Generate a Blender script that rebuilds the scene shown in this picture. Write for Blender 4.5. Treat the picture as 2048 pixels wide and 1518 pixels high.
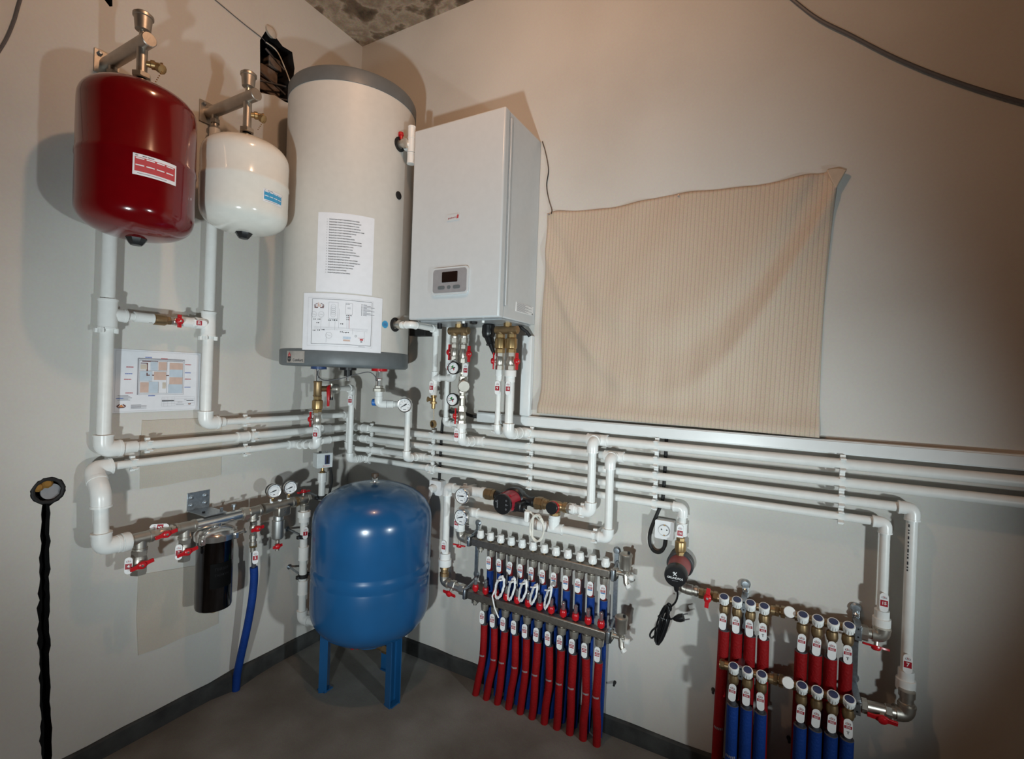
import bpy, bmesh, math, random
from mathutils import Vector, Matrix
from mathutils.geometry import tessellate_polygon
random.seed(7)
for o in list(bpy.data.objects): bpy.data.objects.remove(o, do_unlink=True)
scene = bpy.context.scene
COL = scene.collection
V = Vector
PI = math.pi

# ------------------------------------------------------------------ camera
def setup_camera():
    yaw, pitch, roll = math.radians(29.234), math.radians(-0.301), math.radians(2.006)
    f = V((-math.sin(yaw)*math.cos(pitch), math.cos(yaw)*math.cos(pitch), math.sin(pitch)))
    r0 = V((math.cos(yaw), math.sin(yaw), 0)); u0 = r0.cross(f)
    r = math.cos(roll)*r0 + math.sin(roll)*u0
    u = -math.sin(roll)*r0 + math.cos(roll)*u0
    cd = bpy.data.cameras.new('camera'); cd.sensor_fit = 'HORIZONTAL'; cd.sensor_width = 36.0
    cd.lens = 972.76/2048*36.0; cd.clip_start = 0.02
    co = bpy.data.objects.new('camera', cd); COL.objects.link(co)
    m = Matrix.Identity(4)
    for i in range(3): m[i][0] = r[i]; m[i][1] = u[i]; m[i][2] = -f[i]
    m.translation = V((2.0536, -1.8812, 1.3890)); co.matrix_world = m
    scene.camera = co
setup_camera()

# ------------------------------------------------------------------ world, lamps, exposure
w = bpy.data.worlds.new('room_world'); scene.world = w; w.use_nodes = True
w.node_tree.nodes['Background'].inputs[0].default_value = (0.5, 0.5, 0.5, 1)
w.node_tree.nodes['Background'].inputs[1].default_value = 0.02

def flood(name, loc, aim, power, col, cone, blend, radius=0.045):
    l = bpy.data.lights.new(name, 'SPOT'); l.energy = power; l.color = col; l.spot_size = math.radians(cone); l.spot_blend = blend
    l.shadow_soft_size = radius
    o = bpy.data.objects.new(name, l); COL.objects.link(o); o.location = loc
    o.rotation_euler = (V(aim)-V(loc)).to_track_quat('-Z', 'Y').to_euler()
    return o
# two LED work lamps on low stands either side of the photographer, one warm bulb under the ceiling
flood('work_lamp_near', (1.76, -2.41, 0.72), (0.76, -0.26, 1.40), 150.0, (0.85, 0.97, 1.0), 87, 1.0)
flood('work_lamp_right', (3.15, -1.10, 0.82), (0.95, -0.30, 1.12), 76.0, (0.85, 0.97, 1.0), 98, 1.0)
bl = bpy.data.lights.new('ceiling_bulb', 'POINT'); bl.energy = 21.5; bl.color = (1.0, 0.61, 0.38); bl.shadow_soft_size = 0.035
bo = bpy.data.objects.new('ceiling_bulb', bl); COL.objects.link(bo); bo.location = (1.30, -1.10, 3.03)
vs = scene.view_settings
vs.view_transform = 'Standard'; vs.look = 'None'; vs.gamma = 1.0; vs.use_curve_mapping = False; vs.exposure = 0.0

# ------------------------------------------------------------------ materials
MATS = {}
def mat(name, col, rough=0.5, metal=0.0, nscale=40, namt=0.06, bump=0.0, bscale=60, coat=0.0, trans=0.0, col2=None, spec=0.5):
    if name in MATS: return MATS[name]
    m = bpy.data.materials.new(name); m.use_nodes = True; nt = m.node_tree; b = nt.nodes['Principled BSDF']
    tc = nt.nodes.new('ShaderNodeTexCoord'); nz = nt.nodes.new('ShaderNodeTexNoise')
    nz.inputs['Scale'].default_value = nscale; nz.inputs['Detail'].default_value = 4
    nt.links.new(tc.outputs['Object'], nz.inputs['Vector'])
    rp = nt.nodes.new('ShaderNodeValToRGB')
    c2 = col2 if col2 else tuple(min(1, c*(1+namt)) for c in col)
    c1 = col if col2 else tuple(c*(1-namt) for c in col)
    rp.color_ramp.elements[0].position = 0.32; rp.color_ramp.elements[1].position = 0.68
    rp.color_ramp.elements[0].color = (*c1, 1); rp.color_ramp.elements[1].color = (*c2, 1)
    nt.links.new(nz.outputs['Fac'], rp.inputs['Fac']); nt.links.new(rp.outputs['Color'], b.inputs['Base Color'])
    b.inputs['Roughness'].default_value = rough; b.inputs['Metallic'].default_value = metal
    b.inputs['Specular IOR Level'].default_value = spec; b.inputs['Coat Weight'].default_value = coat; b.inputs['Coat Roughness'].default_value = 0.06
    b.inputs['Transmission Weight'].default_value = trans
    if bump:
        n2 = nt.nodes.new('ShaderNodeTexNoise'); n2.inputs['Scale'].default_value = bscale; n2.inputs['Detail'].default_value = 5
        nt.links.new(tc.outputs['Object'], n2.inputs['Vector'])
        bp = nt.nodes.new('ShaderNodeBump'); bp.inputs['Strength'].default_value = bump; bp.inputs['Distance'].default_value = 0.004
        nt.links.new(n2.outputs['Fac'], bp.inputs['Height']); nt.links.new(bp.outputs['Normal'], b.inputs['Normal'])
    MATS[name] = m
    return m
def blotch(name, stops, scale, detail=6, rough=0.85, bump=0.35, bscale=35, fine=0.12, dist=0.0):
    """mottled surface: large noise blotches through a ramp plus a fine grain"""
    m = bpy.data.materials.new(name); m.use_nodes = True; nt = m.node_tree; b = nt.nodes['Principled BSDF']
    tc = nt.nodes.new('ShaderNodeTexCoord'); n1 = nt.nodes.new('ShaderNodeTexNoise')
    n1.inputs['Scale'].default_value = scale; n1.inputs['Detail'].default_value = detail; n1.inputs['Distortion'].default_value = dist
    nt.links.new(tc.outputs['Object'], n1.inputs['Vector'])
    rp = nt.nodes.new('ShaderNodeValToRGB'); els = rp.color_ramp.elements
    els[0].position = stops[0][0]; els[0].color = (*stops[0][1], 1); els[1].position = stops[-1][0]; els[1].color = (*stops[-1][1], 1)
    for p, c in stops[1:-1]:
        e = els.new(p); e.color = (*c, 1)
    nt.links.new(n1.outputs['Fac'], rp.inputs['Fac'])
    n2 = nt.nodes.new('ShaderNodeTexNoise'); n2.inputs['Scale'].default_value = bscale*6; n2.inputs['Detail'].default_value = 3
    nt.links.new(tc.outputs['Object'], n2.inputs['Vector'])
    mx = nt.nodes.new('ShaderNodeMix'); mx.data_type = 'RGBA'; mx.blend_type = 'OVERLAY'; mx.inputs['Factor'].default_value = fine
    nt.links.new(rp.outputs['Color'], mx.inputs['A']); nt.links.new(n2.outputs['Color'], mx.inputs['B'])
    nt.links.new(mx.outputs['Result'], b.inputs['Base Color'])
    n3 = nt.nodes.new('ShaderNodeTexNoise'); n3.inputs['Scale'].default_value = bscale; n3.inputs['Detail'].default_value = 6
    nt.links.new(tc.outputs['Object'], n3.inputs['Vector'])
    bp = nt.nodes.new('ShaderNodeBump'); bp.inputs['Strength'].default_value = bump; bp.inputs['Distance'].default_value = 0.003
    nt.links.new(n3.outputs['Fac'], bp.inputs['Height']); nt.links.new(bp.outputs['Normal'], b.inputs['Normal'])
    b.inputs['Roughness'].default_value = rough
    MATS[name] = m
    return m
PLASTER = blotch('plaster', [(0.30, (0.53, 0.50, 0.46)), (0.5, (0.60, 0.575, 0.535)), (0.7, (0.64, 0.62, 0.585))], 1.3, rough=0.9, bump=0.25, bscale=22, fine=0.10)
PATCH = blotch('plaster_patch', [(0.3, (0.50, 0.44, 0.37)), (0.7, (0.57, 0.51, 0.44))], 3, rough=0.95, bump=0.5, bscale=40, fine=0.15)
SCREED = blotch('floor_screed', [(0.30, (0.115, 0.103, 0.086)), (0.5, (0.175, 0.165, 0.147)), (0.68, (0.235, 0.228, 0.21))], 3.0, detail=8, rough=0.85, bump=0.35, bscale=50, fine=0.4)
CONCRETE = blotch('rough_concrete', [(0.30, (0.05, 0.034, 0.022)), (0.44, (0.21, 0.15, 0.10)), (0.50, (0.48, 0.385, 0.29)), (0.60, (0.31, 0.23, 0.165)), (0.72, (0.54, 0.44, 0.34))], 8.0, detail=9, rough=0.95, bump=0.9, bscale=25, fine=0.45, dist=0.15)
MASONRY = blotch('bare_masonry', [(0.3, (0.13, 0.11, 0.09)), (0.7, (0.24, 0.21, 0.18))], 2.5, rough=0.95, bump=0.6, bscale=20, fine=0.2)
STRIP = blotch('damper_strip', [(0.3, (0.018, 0.018, 0.018)), (0.7, (0.058, 0.060, 0.058))], 11, rough=0.8, bump=0.5, bscale=40, fine=0.2)
PVC = mat('white_plastic_pipe', (0.78, 0.78, 0.755), 0.38, namt=0.03)
FIT = mat('white_plastic_fitting', (0.82, 0.82, 0.80), 0.30, namt=0.02)
GREYPVC = mat('grey_white_pipe', (0.62, 0.63, 0.62), 0.45)
STEEL = mat('brushed_steel', (0.44, 0.405, 0.36), 0.42, 0.92, bump=0.05, bscale=200)
NICKEL = mat('nickel_plated', (0.56, 0.52, 0.46), 0.36, 0.88)
CHROME = mat('chrome', (0.78, 0.77, 0.75), 0.16, 0.93)
DARKSTEEL = mat('dark_polished_steel', (0.10, 0.10, 0.11), 0.12, 1.0)
BARSTEEL = mat('manifold_steel', (0.30, 0.27, 0.24), 0.42, 0.95, nscale=90, namt=0.12)
BRASS = mat('brass', (0.42, 0.285, 0.135), 0.38, 0.88, namt=0.12)
OLDBRASS = mat('dull_brass', (0.33, 0.225, 0.12), 0.42, 0.85, namt=0.15)
ZINC = mat('galvanised_steel', (0.42, 0.46, 0.50), 0.38, 1.0, nscale=120, namt=0.15)
BLACK = mat('black_plastic', (0.010, 0.010, 0.011), 0.35)
BLACKR = mat('black_rubber', (0.014, 0.013, 0.013), 0.7)
REDP = mat('red_plastic', (0.50, 0.008, 0.014), 0.30)
REDTANK = mat('red_enamel', (0.14, 0.0010, 0.003), 0.14, coat=0.4)
WHITETANK = mat('white_enamel', (0.76, 0.74, 0.68), 0.13, coat=0.5, namt=0.02)
BLUETANK = mat('blue_enamel', (0.010, 0.082, 0.215), 0.24, coat=0.25, nscale=6, namt=0.10)
HEATER = mat('heater_skin', (0.62, 0.60, 0.56), 0.5, namt=0.02)
HEATGREY = mat('grey_plastic', (0.125, 0.140, 0.148), 0.45)
BOILER = mat('boiler_paint', (0.61, 0.63, 0.64), 0.27, namt=0.015)
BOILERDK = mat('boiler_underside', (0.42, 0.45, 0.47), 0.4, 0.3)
PAPER = mat('paper', (0.78, 0.79, 0.83), 0.85, namt=0.02)
TAGW = mat('tag_white', (0.84, 0.84, 0.84), 0.35, namt=0.01)
TAGRED = mat('tag_red', (0.36, 0.010, 0.022), 0.4)
TAGBLUE = mat('tag_blue', (0.07, 0.20, 0.42), 0.4)
INK = mat('ink_black', (0.03, 0.03, 0.035), 0.7)
INKG = mat('ink_grey', (0.30, 0.30, 0.33), 0.7)
INKR = mat('ink_red', (0.50, 0.06, 0.07), 0.7)
INKB = mat('ink_blue', (0.12, 0.20, 0.55), 0.7)
ZPEACH = mat('print_peach', (0.62, 0.45, 0.38), 0.8)
ZBLUE = mat('print_pale_blue', (0.52, 0.61, 0.70), 0.8)
ZTAN = mat('print_tan', (0.60, 0.54, 0.46), 0.8)
INKBR = mat('ink_brown', (0.13, 0.04, 0.035), 0.7)
INKOR = mat('ink_orange', (0.55, 0.22, 0.08), 0.7)
HOSERED = mat('red_foam_sleeve', (0.26, 0.004, 0.006), 0.6, bump=0.5, bscale=160, nscale=20, namt=0.12, spec=0.22)
HOSEBLUE = mat('blue_foam_sleeve', (0.006, 0.040, 0.22), 0.6, bump=0.5, bscale=160, nscale=20, namt=0.12, spec=0.22)
PEX = mat('red_pex_pipe', (0.22, 0.008, 0.012), 0.35)
PEXG = mat('grey_pex_pipe', (0.06, 0.06, 0.07), 0.4)
FOAMEDGE = mat('foam_edge', (0.10, 0.09, 0.10), 0.8)
PUMPRED = mat('pump_red', (0.36, 0.020, 0.035), 0.36)
PUMPDULL = mat('pump_red_dull', (0.30, 0.075, 0.075), 0.5)
TRUNK = mat('white_trunking', (0.76, 0.78, 0.78), 0.28, namt=0.015)
CABLEG = mat('grey_cable', (0.11, 0.105, 0.11), 0.5)
CABLEW = mat('white_cable', (0.70, 0.67, 0.60), 0.45)
GLASS = mat('clear_tube', (0.55, 0.56, 0.58), 0.08, trans=0.85, namt=0.0)
SOCKET = mat('socket_white', (0.82, 0.83, 0.84), 0.25, namt=0.01)
DIAL = mat('dial_white', (0.80, 0.81, 0.82), 0.4, namt=0.0)
GREEN = mat('dial_green', (0.02, 0.22, 0.05), 0.5)
NAVY = mat('cap_navy', (0.035, 0.045, 0.11), 0.35)
ALU = mat('cast_alloy', (0.55, 0.55, 0.54), 0.42, 1.0)
FOAMOR = mat('orange_foam', (0.30, 0.15, 0.03), 0.9, bump=0.8, bscale=60)
HOLEBLK = mat('shaded_recess', (0.0035, 0.0025, 0.002), 0.95, bump=0.6)  # near-black base colour stands in for shade deep inside the wall recesses
BRICKM = mat('brick_clay', (0.20, 0.15, 0.12), 0.9, bump=0.6, bscale=50, namt=0.2)
SCREEN = mat('display_screen', (0.012, 0.008, 0.006), 0.12)
PANELG = mat('panel_grey', (0.30, 0.29, 0.30), 0.35)
BADGE = mat('badge_metal', (0.46, 0.43, 0.40), 0.3, 0.45, nscale=15, namt=0.25)
CYAN = mat('blue_sticker', (0.05, 0.33, 0.58), 0.4)
YGREEN = mat('green_sticker', (0.12, 0.42, 0.06), 0.5)
BLUEP = mat('blue_plastic', (0.03, 0.16, 0.50), 0.4)
WRAP = mat('inlet_blue', (0.03, 0.06, 0.16), 0.4)

# ------------------------------------------------------------------ mesh helpers
def frame_for(d):
    d = d.normalized(); a = V((0, 0, 1)) if abs(d.z) < 0.9 else V((1, 0, 0))
    x = a.cross(d).normalized(); return x, d.cross(x).normalized()
class MB:
    def __init__(s): s.v = []; s.f = []
    def add(s, vs, fs):
        b = len(s.v); s.v += [V(q) for q in vs]; s.f += [tuple(i+b for i in f) for f in fs]; return s
    def box(s, c, size, M=None):
        hx, hy, hz = size[0]/2, size[1]/2, size[2]/2; c = V(c)
        vs = [c+V((x*hx, y*hy, z*hz)) for x in (-1, 1) for y in (-1, 1) for z in (-1, 1)]
        if M: vs = [M @ q for q in vs]
        return s.add(vs, [(0, 1, 3, 2), (4, 6, 7, 5), (0, 4, 5, 1), (2, 3, 7, 6), (0, 2, 6, 4), (1, 5, 7, 3)])
    def tube(s, pts, r, seg=14, cap=True, closed=False):
        pts = [V(q) for q in pts]; n = len(pts); rs = r if isinstance(r, (list, tuple)) else [r]*n
        tang = []
        for i in range(n):
            a = pts[(i-1) % n] if (closed or i > 0) else pts[i]; b = pts[(i+1) % n] if (closed or i < n-1) else pts[i]
            t = (b-a); tang.append(t.normalized() if t.length > 1e-9 else (tang[-1] if tang else V((0, 0, 1))))
        x, y = frame_for(tang[0]); vs = []; fs = []
        for i in range(n):
            t = tang[i]; x = (x - t*x.dot(t)).normalized(); y = t.cross(x)
            for k in range(seg):
                a = 2*PI*k/seg; vs.append(pts[i] + (x*math.cos(a)+y*math.sin(a))*rs[i])
        m = n if closed else n-1
        for i in range(m):
            j = (i+1) % n
            for k in range(seg):
                l = (k+1) % seg; fs.append((i*seg+k, i*seg+l, j*seg+l, j*seg+k))
        if cap and not closed: fs.append(tuple(range(seg))[::-1]); fs.append(tuple((n-1)*seg+k for k in range(seg)))
        return s.add(vs, fs)
    def lathe(s, prof, o, d, seg=24, phase=0.0, M=None):
        o = V(o); d = V(d).normalized(); x, y = frame_for(d); vs = []; fs = []; rows = []
        for h, r in prof:
            if r < 1e-6: vs.append(o+d*h); rows.append([len(vs)-1])
            else:
                row = []
                for k in range(seg):
                    a = 2*PI*k/seg+phase; vs.append(o+d*h+(x*math.cos(a)+y*math.sin(a))*r); row.append(len(vs)-1)
                rows.append(row)
        for a, b in zip(rows, rows[1:]):
            if len(a) == 1 and len(b) == 1: continue
            for k in range(seg):
                l = (k+1) % seg
                if len(a) == 1: fs.append((a[0], b[l], b[k]))
                elif len(b) == 1: fs.append((a[k], a[l], b[0]))
                else: fs.append((a[k], a[l], b[l], b[k]))
        if len(rows[0]) > 1: fs.append(tuple(rows[0][::-1]))
        if len(rows[-1]) > 1: fs.append(tuple(rows[-1]))
        return s.add(vs, fs)
    def prism(s, out, o, ux, uy, th):
        o = V(o); ux = V(ux); uy = V(uy); n = ux.cross(uy).normalized(); k = len(out)
        lo = [o+ux*a+uy*b for a, b in out]; hi = [q+n*th for q in lo]
        tri = tessellate_polygon([[V((a, b, 0)) for a, b in out]])
        fs = [tuple(t) for t in tri] + [tuple(i+k for i in t) for t in tri]
        fs += [(i, (i+1) % k, (i+1) % k+k, i+k) for i in range(k)]
        return s.add(lo+hi, fs)
    def quad(s, a, b, c, d): return s.add([a, b, c, d], [(0, 1, 2, 3)])
    def build(s, name, m, parent=None, bevel=0, smooth=35, loc=None, segs=2):
        """vertices are in the parent's space (world space when there is no parent)"""
        me = bpy.data.meshes.new(name); off = V(loc) if loc is not None else V((0, 0, 0))
        me.from_pydata([q-off for q in s.v], [], s.f); me.validate()
        bm = bmesh.new(); bm.from_mesh(me); bmesh.ops.remove_doubles(bm, verts=bm.verts, dist=1e-6)
        bmesh.ops.recalc_face_normals(bm, faces=bm.faces); bm.to_mesh(me); bm.free()
        if smooth:
            me.shade_smooth(); me.set_sharp_from_angle(angle=math.radians(smooth))
        me.materials.append(m)
        o = bpy.data.objects.new(name, me); COL.objects.link(o); o.location = off
        if parent: o.parent = parent
        if bevel:
            b = o.modifiers.new('edge', 'BEVEL'); b.width = bevel; b.segments = segs; b.limit_method = 'ANGLE'; b.angle_limit = math.radians(40)
        return o
def tag_props(o, label, cat, group=None, kind=None):
    if label: o['label'] = label
    if cat: o['category'] = cat
    if group: o['group'] = group
    if kind: o['kind'] = kind
    return o
def thing(name, label, cat, loc, yaw=0.0, group=None, M=None):
    o = bpy.data.objects.new(name, None); COL.objects.link(o); o.empty_display_size = 0.02
    o.matrix_world = M if M is not None else Matrix.Translation(V(loc)) @ Matrix.Rotation(yaw, 4, 'Z')
    return tag_props(o, label, cat, group)
class W:
    """parts authored in world coordinates under an unrotated thing at 'loc'"""
    def __init__(s, name, label, cat, loc, group=None):
        s.loc = V(loc); s.root = thing(name, label, cat, loc, 0, group)
    def part(s, name, mb, m, bevel=0, parent=None, smooth=35, label=None):
        mb.v = [q-s.loc for q in mb.v]
        o = mb.build(name, m, parent or s.root, bevel, smooth)
        if label: o['label'] = label
        return o
def clone(root, M, label=None, group=None):
    r = root.copy(); COL.objects.link(r); r.matrix_world = M
    if label: r['label'] = label
    if group: r['group'] = group
    for ch in root.children:
        c = ch.copy(); COL.objects.link(c); c.parent = r
        for g in ch.children:
            d = g.copy(); COL.objects.link(d); d.parent = c
    return r
def at(loc, yaw=0.0, rx=0.0, ry=0.0):
    return Matrix.Translation(V(loc)) @ Matrix.Rotation(yaw, 4, 'Z') @ Matrix.Rotation(rx, 4, 'X') @ Matrix.Rotation(ry, 4, 'Y')
LY = PI/2            # yaw of the left wall: local front (-y) looks to +x
ORD = ['first', 'second', 'third', 'fourth', 'fifth', 'sixth', 'seventh', 'eighth', 'ninth', 'tenth', 'eleventh', 'twelfth']
TX = {}
def text_geo(body, size, bold=0.0, align='CENTER'):
    k = (body, bold, align)
    if k not in TX:
        c = bpy.data.curves.new('t', 'FONT'); c.body = body; c.size = 1.0; c.align_x = align; c.align_y = 'CENTER'; c.offset = bold; c.resolution_u = 2
        o = bpy.data.objects.new('t', c); COL.objects.link(o)
        me = bpy.data.meshes.new_from_object(o)
        TX[k] = ([tuple(q.co[:2]) for q in me.vertices], [tuple(p.vertices) for p in me.polygons])
        bpy.data.objects.remove(o); bpy.data.curves.remove(c); bpy.data.meshes.remove(me)
    vs, fs = TX[k]
    return [(a*size, b*size) for a, b in vs], fs
class Ink:
    """flat print laid on a surface; fmap turns sheet coordinates into a point just proud of it"""
    def __init__(s, fmap): s.m = fmap; s.mb = {}
    def get(s, m): return s.mb.setdefault(m.name, (MB(), m))[0]
    def rect(s, m, x0, y0, x1, y1, n=1):
        mb = s.get(m)
        for i in range(n):
            a = x0+(x1-x0)*i/n; b = x0+(x1-x0)*(i+1)/n
            mb.quad(s.m(a, y0), s.m(b, y0), s.m(b, y1), s.m(a, y1))
    def line(s, m, x0, y0, x1, y1, w, n=1):
        d = math.hypot(x1-x0, y1-y0) or 1; nx, ny = -(y1-y0)/d*w/2, (x1-x0)/d*w/2; mb = s.get(m)
        for i in range(n):
            a, b = i/n, (i+1)/n
            p = (x0+(x1-x0)*a, y0+(y1-y0)*a); q = (x0+(x1-x0)*b, y0+(y1-y0)*b)
            mb.quad(s.m(p[0]-nx, p[1]-ny), s.m(q[0]-nx, q[1]-ny), s.m(q[0]+nx, q[1]+ny), s.m(p[0]+nx, p[1]+ny))
    def frame(s, m, x0, y0, x1, y1, w, n=8):
        s.line(m, x0, y0, x1, y0, w, n); s.line(m, x0, y1, x1, y1, w, n); s.line(m, x0, y0, x0, y1, w); s.line(m, x1, y0, x1, y1, w)
    def poly(s, m, pts):
        tri = tessellate_polygon([[V((a, b, 0)) for a, b in pts]])
        s.get(m).add([s.m(a, b) for a, b in pts], [tuple(t) for t in tri])
    def circle(s, m, cx, cy, r, w, n=20):
        for k in range(n):
            a, b = 2*PI*k/n, 2*PI*(k+1)/n
            s.line(m, cx+r*math.cos(a), cy+r*math.sin(a), cx+r*math.cos(b), cy+r*math.sin(b), w)
    def text(s, m, body, x, y, size, bold=0.0, align='CENTER', rot=0.0, sx=1.0):
        vs, fs = text_geo(body, size, bold, align); vs = [(a*sx, b) for a, b in vs]; c, n = math.cos(rot), math.sin(rot)
        s.get(m).add([s.m(x+a*c-b*n, y+a*n+b*c) for a, b in vs], fs)
    def logo(s, x, y, w, dark=None, mid=None):
        """two roof halves with pipe spires between them over a bar"""
        d = dark or INKBR; o = mid or INKOR; u = w/10
        for sg in (-1, 1):
            s.poly(d, [(x+sg*1.2*u, y+2.6*u), (x+sg*2.2*u, y+2.6*u), (x+sg*5*u, y+0.9*u), (x+sg*5*u, y+0.2*u)])
            s.poly(d, [(x+sg*3.0*u, y+0.1*u), (x+sg*5*u, y+0.1*u), (x+sg*5*u, y-1.0*u), (x+sg*3.0*u, y-1.0*u)])
        for k, h in ((-1.2, 2.2), (-0.6, 3.6), (0.0, 2.2), (0.9, 1.2), (1.5, 1.7)): s.rect(o, x+(k-.15)*u, y-0.4*u, x+(k+.15)*u, y+h*u)
        s.rect(o, x-2.6*u, y-0.9*u, x+2.6*u, y-0.6*u); s.rect(d, x-4.8*u, y-2.2*u, x+4.8*u, y-1.3*u)
    def build(s, holder, parent=None, names=None):
        for k, (mb, m) in s.mb.items():
            nm = 'print' if not names else names.get(k, 'print'); o = holder.part(nm, mb, m, smooth=0, parent=parent)
            if nm == 'print': o['kind'] = 'stuff'
class WL(W):
    """a thing with its own matrix; parts authored in its local space (front = -y)"""
    def __init__(s, name, label, cat, M, group=None):
        s.loc = V((0, 0, 0)); s.root = thing(name, label, cat, None, 0, group, M)

# ================================================================== the room
CZ = 3.149; RX = 6.2; RY = -6.0
def flat_wall(name, outer, holes, to3, m):
    tri = tessellate_polygon([[V((a, b, 0)) for a, b in outer]] + [[V((a, b, 0)) for a, b in h] for h in holes])
    allp = outer + [q for h in holes for q in h]
    mb = MB(); mb.add([to3(a, b, 0) for a, b in allp], [tuple(t) for t in tri])
    o = mb.build(name, m, smooth=0); o['kind'] = 'structure'; return o
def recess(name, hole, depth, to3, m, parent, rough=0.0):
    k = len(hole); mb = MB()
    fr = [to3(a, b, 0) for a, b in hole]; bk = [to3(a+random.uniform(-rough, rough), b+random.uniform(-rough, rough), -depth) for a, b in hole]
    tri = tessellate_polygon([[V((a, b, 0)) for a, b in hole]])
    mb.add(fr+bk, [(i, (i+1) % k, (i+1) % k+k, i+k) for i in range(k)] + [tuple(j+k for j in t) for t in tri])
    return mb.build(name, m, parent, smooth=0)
toL = lambda a, b, d: V((d, a, b))       # left wall: a = world y, b = world z, d = distance off the wall
toR = lambda a, b, d: V((a, -d, b))      # right wall: a = world x
niche = [(-.579, 2.826), (-.548, 2.895), (-.505, 2.885), (-.47, 2.865), (-.42, 2.868), (-.405, 2.80), (-.415, 2.70), (-.41, 2.63), (-.45, 2.622), (-.50, 2.625), (-.535, 2.612), (-.572, 2.600), (-.574, 2.70)]
slot = []
for k in range(40):
    a = PI*2*k/40 - PI/2
    if abs(math.cos(a)) < 0.26 and math.sin(a) < 0: continue
    r = 0.044*(1+random.uniform(-.035, .035)); slot.append((-1.239+r*math.cos(a), 0.970+r*math.sin(a)))
i0 = max(range(len(slot)), key=lambda i: math.hypot(slot[i][0]-slot[i-1][0], slot[i][1]-slot[i-1][1]))
slot = slot[i0:]+slot[:i0]
zs = [0.92-0.0229*k for k in range(41)]
def sc(z): return -1.243+0.022*max(0, (0.6-z))/0.6
lft = [(sc(z)-0.0105-.003*min(1, (.92-z)*4)+random.uniform(-.004, .004), z) for z in zs]; rgt = [(sc(z)+0.0105+.003*min(1, (.92-z)*4)+random.uniform(-.003, .003), z) for z in zs]
slot = slot + lft + rgt[::-1]
topslot = [(-1.175, 2.66), (-1.112, 2.66), (-1.110, 2.612), (-1.118, 2.606), (-1.14, 2.625)]
wl = flat_wall('wall_left', [(RY, 0), (0, 0), (0, CZ), (RY, CZ)], [niche, slot, topslot], toL, PLASTER)
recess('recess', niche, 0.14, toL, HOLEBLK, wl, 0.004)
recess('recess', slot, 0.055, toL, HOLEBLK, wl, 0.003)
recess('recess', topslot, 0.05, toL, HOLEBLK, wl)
wr = flat_wall('wall_right', [(0, 0), (RX, 0), (RX, CZ), (0, CZ)], [], toR, PLASTER)
flat_wall('wall_back', [(0, 0), (RX, 0), (RX, CZ), (0, CZ)], [], lambda a, b, d: V((a, RY, b)), MASONRY)
flat_wall('wall_far', [(RY, 0), (0, 0), (0, CZ), (RY, CZ)], [], lambda a, b, d: V((RX, a, b)), MASONRY)
mb = MB(); mb.quad((0, 0, 0), (RX, 0, 0), (RX, RY, 0), (0, RY, 0)); mb.build('floor', SCREED, smooth=0)['kind'] = 'structure'
mb = MB(); nx, ny = 60, 50; vv = []; ff = []
for j in range(ny+1):
    for i in range(nx+1):
        x, y = RX*i/nx, RY*j/ny; e = 0 if i in (0, nx) or j in (0, ny) else 1
        vv.append((x, y, CZ + e*(0.010*math.sin(9*x+3*math.sin(5*y))*math.sin(7*y+1) + random.uniform(-.004, .006)) - 0.004*e))
for j in range(ny):
    for i in range(nx):
        a = j*(nx+1)+i; ff.append((a, a+1, a+nx+2, a+nx+1))
mb.add(vv, ff); mb.build('ceiling', CONCRETE, smooth=50)['kind'] = 'structure'
# bricks and reinforcing bars inside the niche
for k, (y, z, h) in enumerate([(-.54, 2.635, .05), (-.46, 2.64, .05), (-.52, 2.70, .055), (-.44, 2.70, .055), (-.47, 2.765, .055), (-.43, 2.83, .05)]):
    b = MB(); b.box((-0.115, y, z), (0.05, .085, h)); b.build('brick', BRICKM, wl, bevel=.004)
for p0, p1 in [((-.03, -.575, 2.665), (-.05, -.41, 2.725)), ((-.06, -.57, 2.74), (-.05, -.41, 2.685)), ((-.02, -.50, 2.622), (-.03, -.41, 2.655)), ((-.05, -.52, 2.84), (-.04, -.43, 2.79))]:
    b = MB(); b.tube([p0, p1], .0045, 8); b.build('reinforcing_bar', CABLEG, wl)
# mortar lump at the niche's upper edge
b = MB(); b.lathe([(0, 0), (.006, .022), (.02, .03), (.03, .018), (.034, 0)], (-.012, -.535, 2.885), (1, 0.2, .3), 9); b.build('mortar_lump', PATCH, wl)
# foam and cable conduit in the round hole
b = MB(); b.tube([(-.006, -1.2385+.0375*math.cos(2*PI*k/26)*(1+.03*math.sin(k*2.7)), .970+.0375*math.sin(2*PI*k/26)*(1+.03*math.sin(k*1.9))) for k in range(26)], .0062, 8, closed=True); b.build('conduit_rim', BLACKR, wl)
b = MB(); b.lathe([(0, 0.026), (.004, 0.0255)], (-.020, -1.228, .964), (1, 0, 0), 22); b.build('conduit_end', PANELG, wl)
b = MB(); b.lathe([(0, .012), (.012, .016), (.02, .009), (.022, 0)], (-.022, -1.262, .984), (1, 0, .1), 9); b.add([q+V((.0, .022, .008)) for q in b.v[:]], b.f[:]); b.build('foam', FOAMOR, wl)
# plaster patches on the left wall
for nm, out in (('upper', [(-.984, 1.183), (-.97, 1.181), (-.86, 1.180), (-.694, 1.176), (-.692, 1.08), (-.690, .936), (-.72, .931), (-.80, .934), (-.90, .928), (-.984, .930), (-.987, 1.05)]),
                ('lower', [(-.981, .612), (-.90, .60), (-.80, .585), (-.681, .556), (-.683, .45), (-.681, .305), (-.75, .301), (-.82, .308), (-.90, .304), (-.973, .311), (-.982, .45)])):
    b = MB(); b.prism(out, (0.0, 0, 0), (0, 1, 0), (0, 0, 1), 0.003); b.build('plaster_patch', PATCH, wl, smooth=0)
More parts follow.
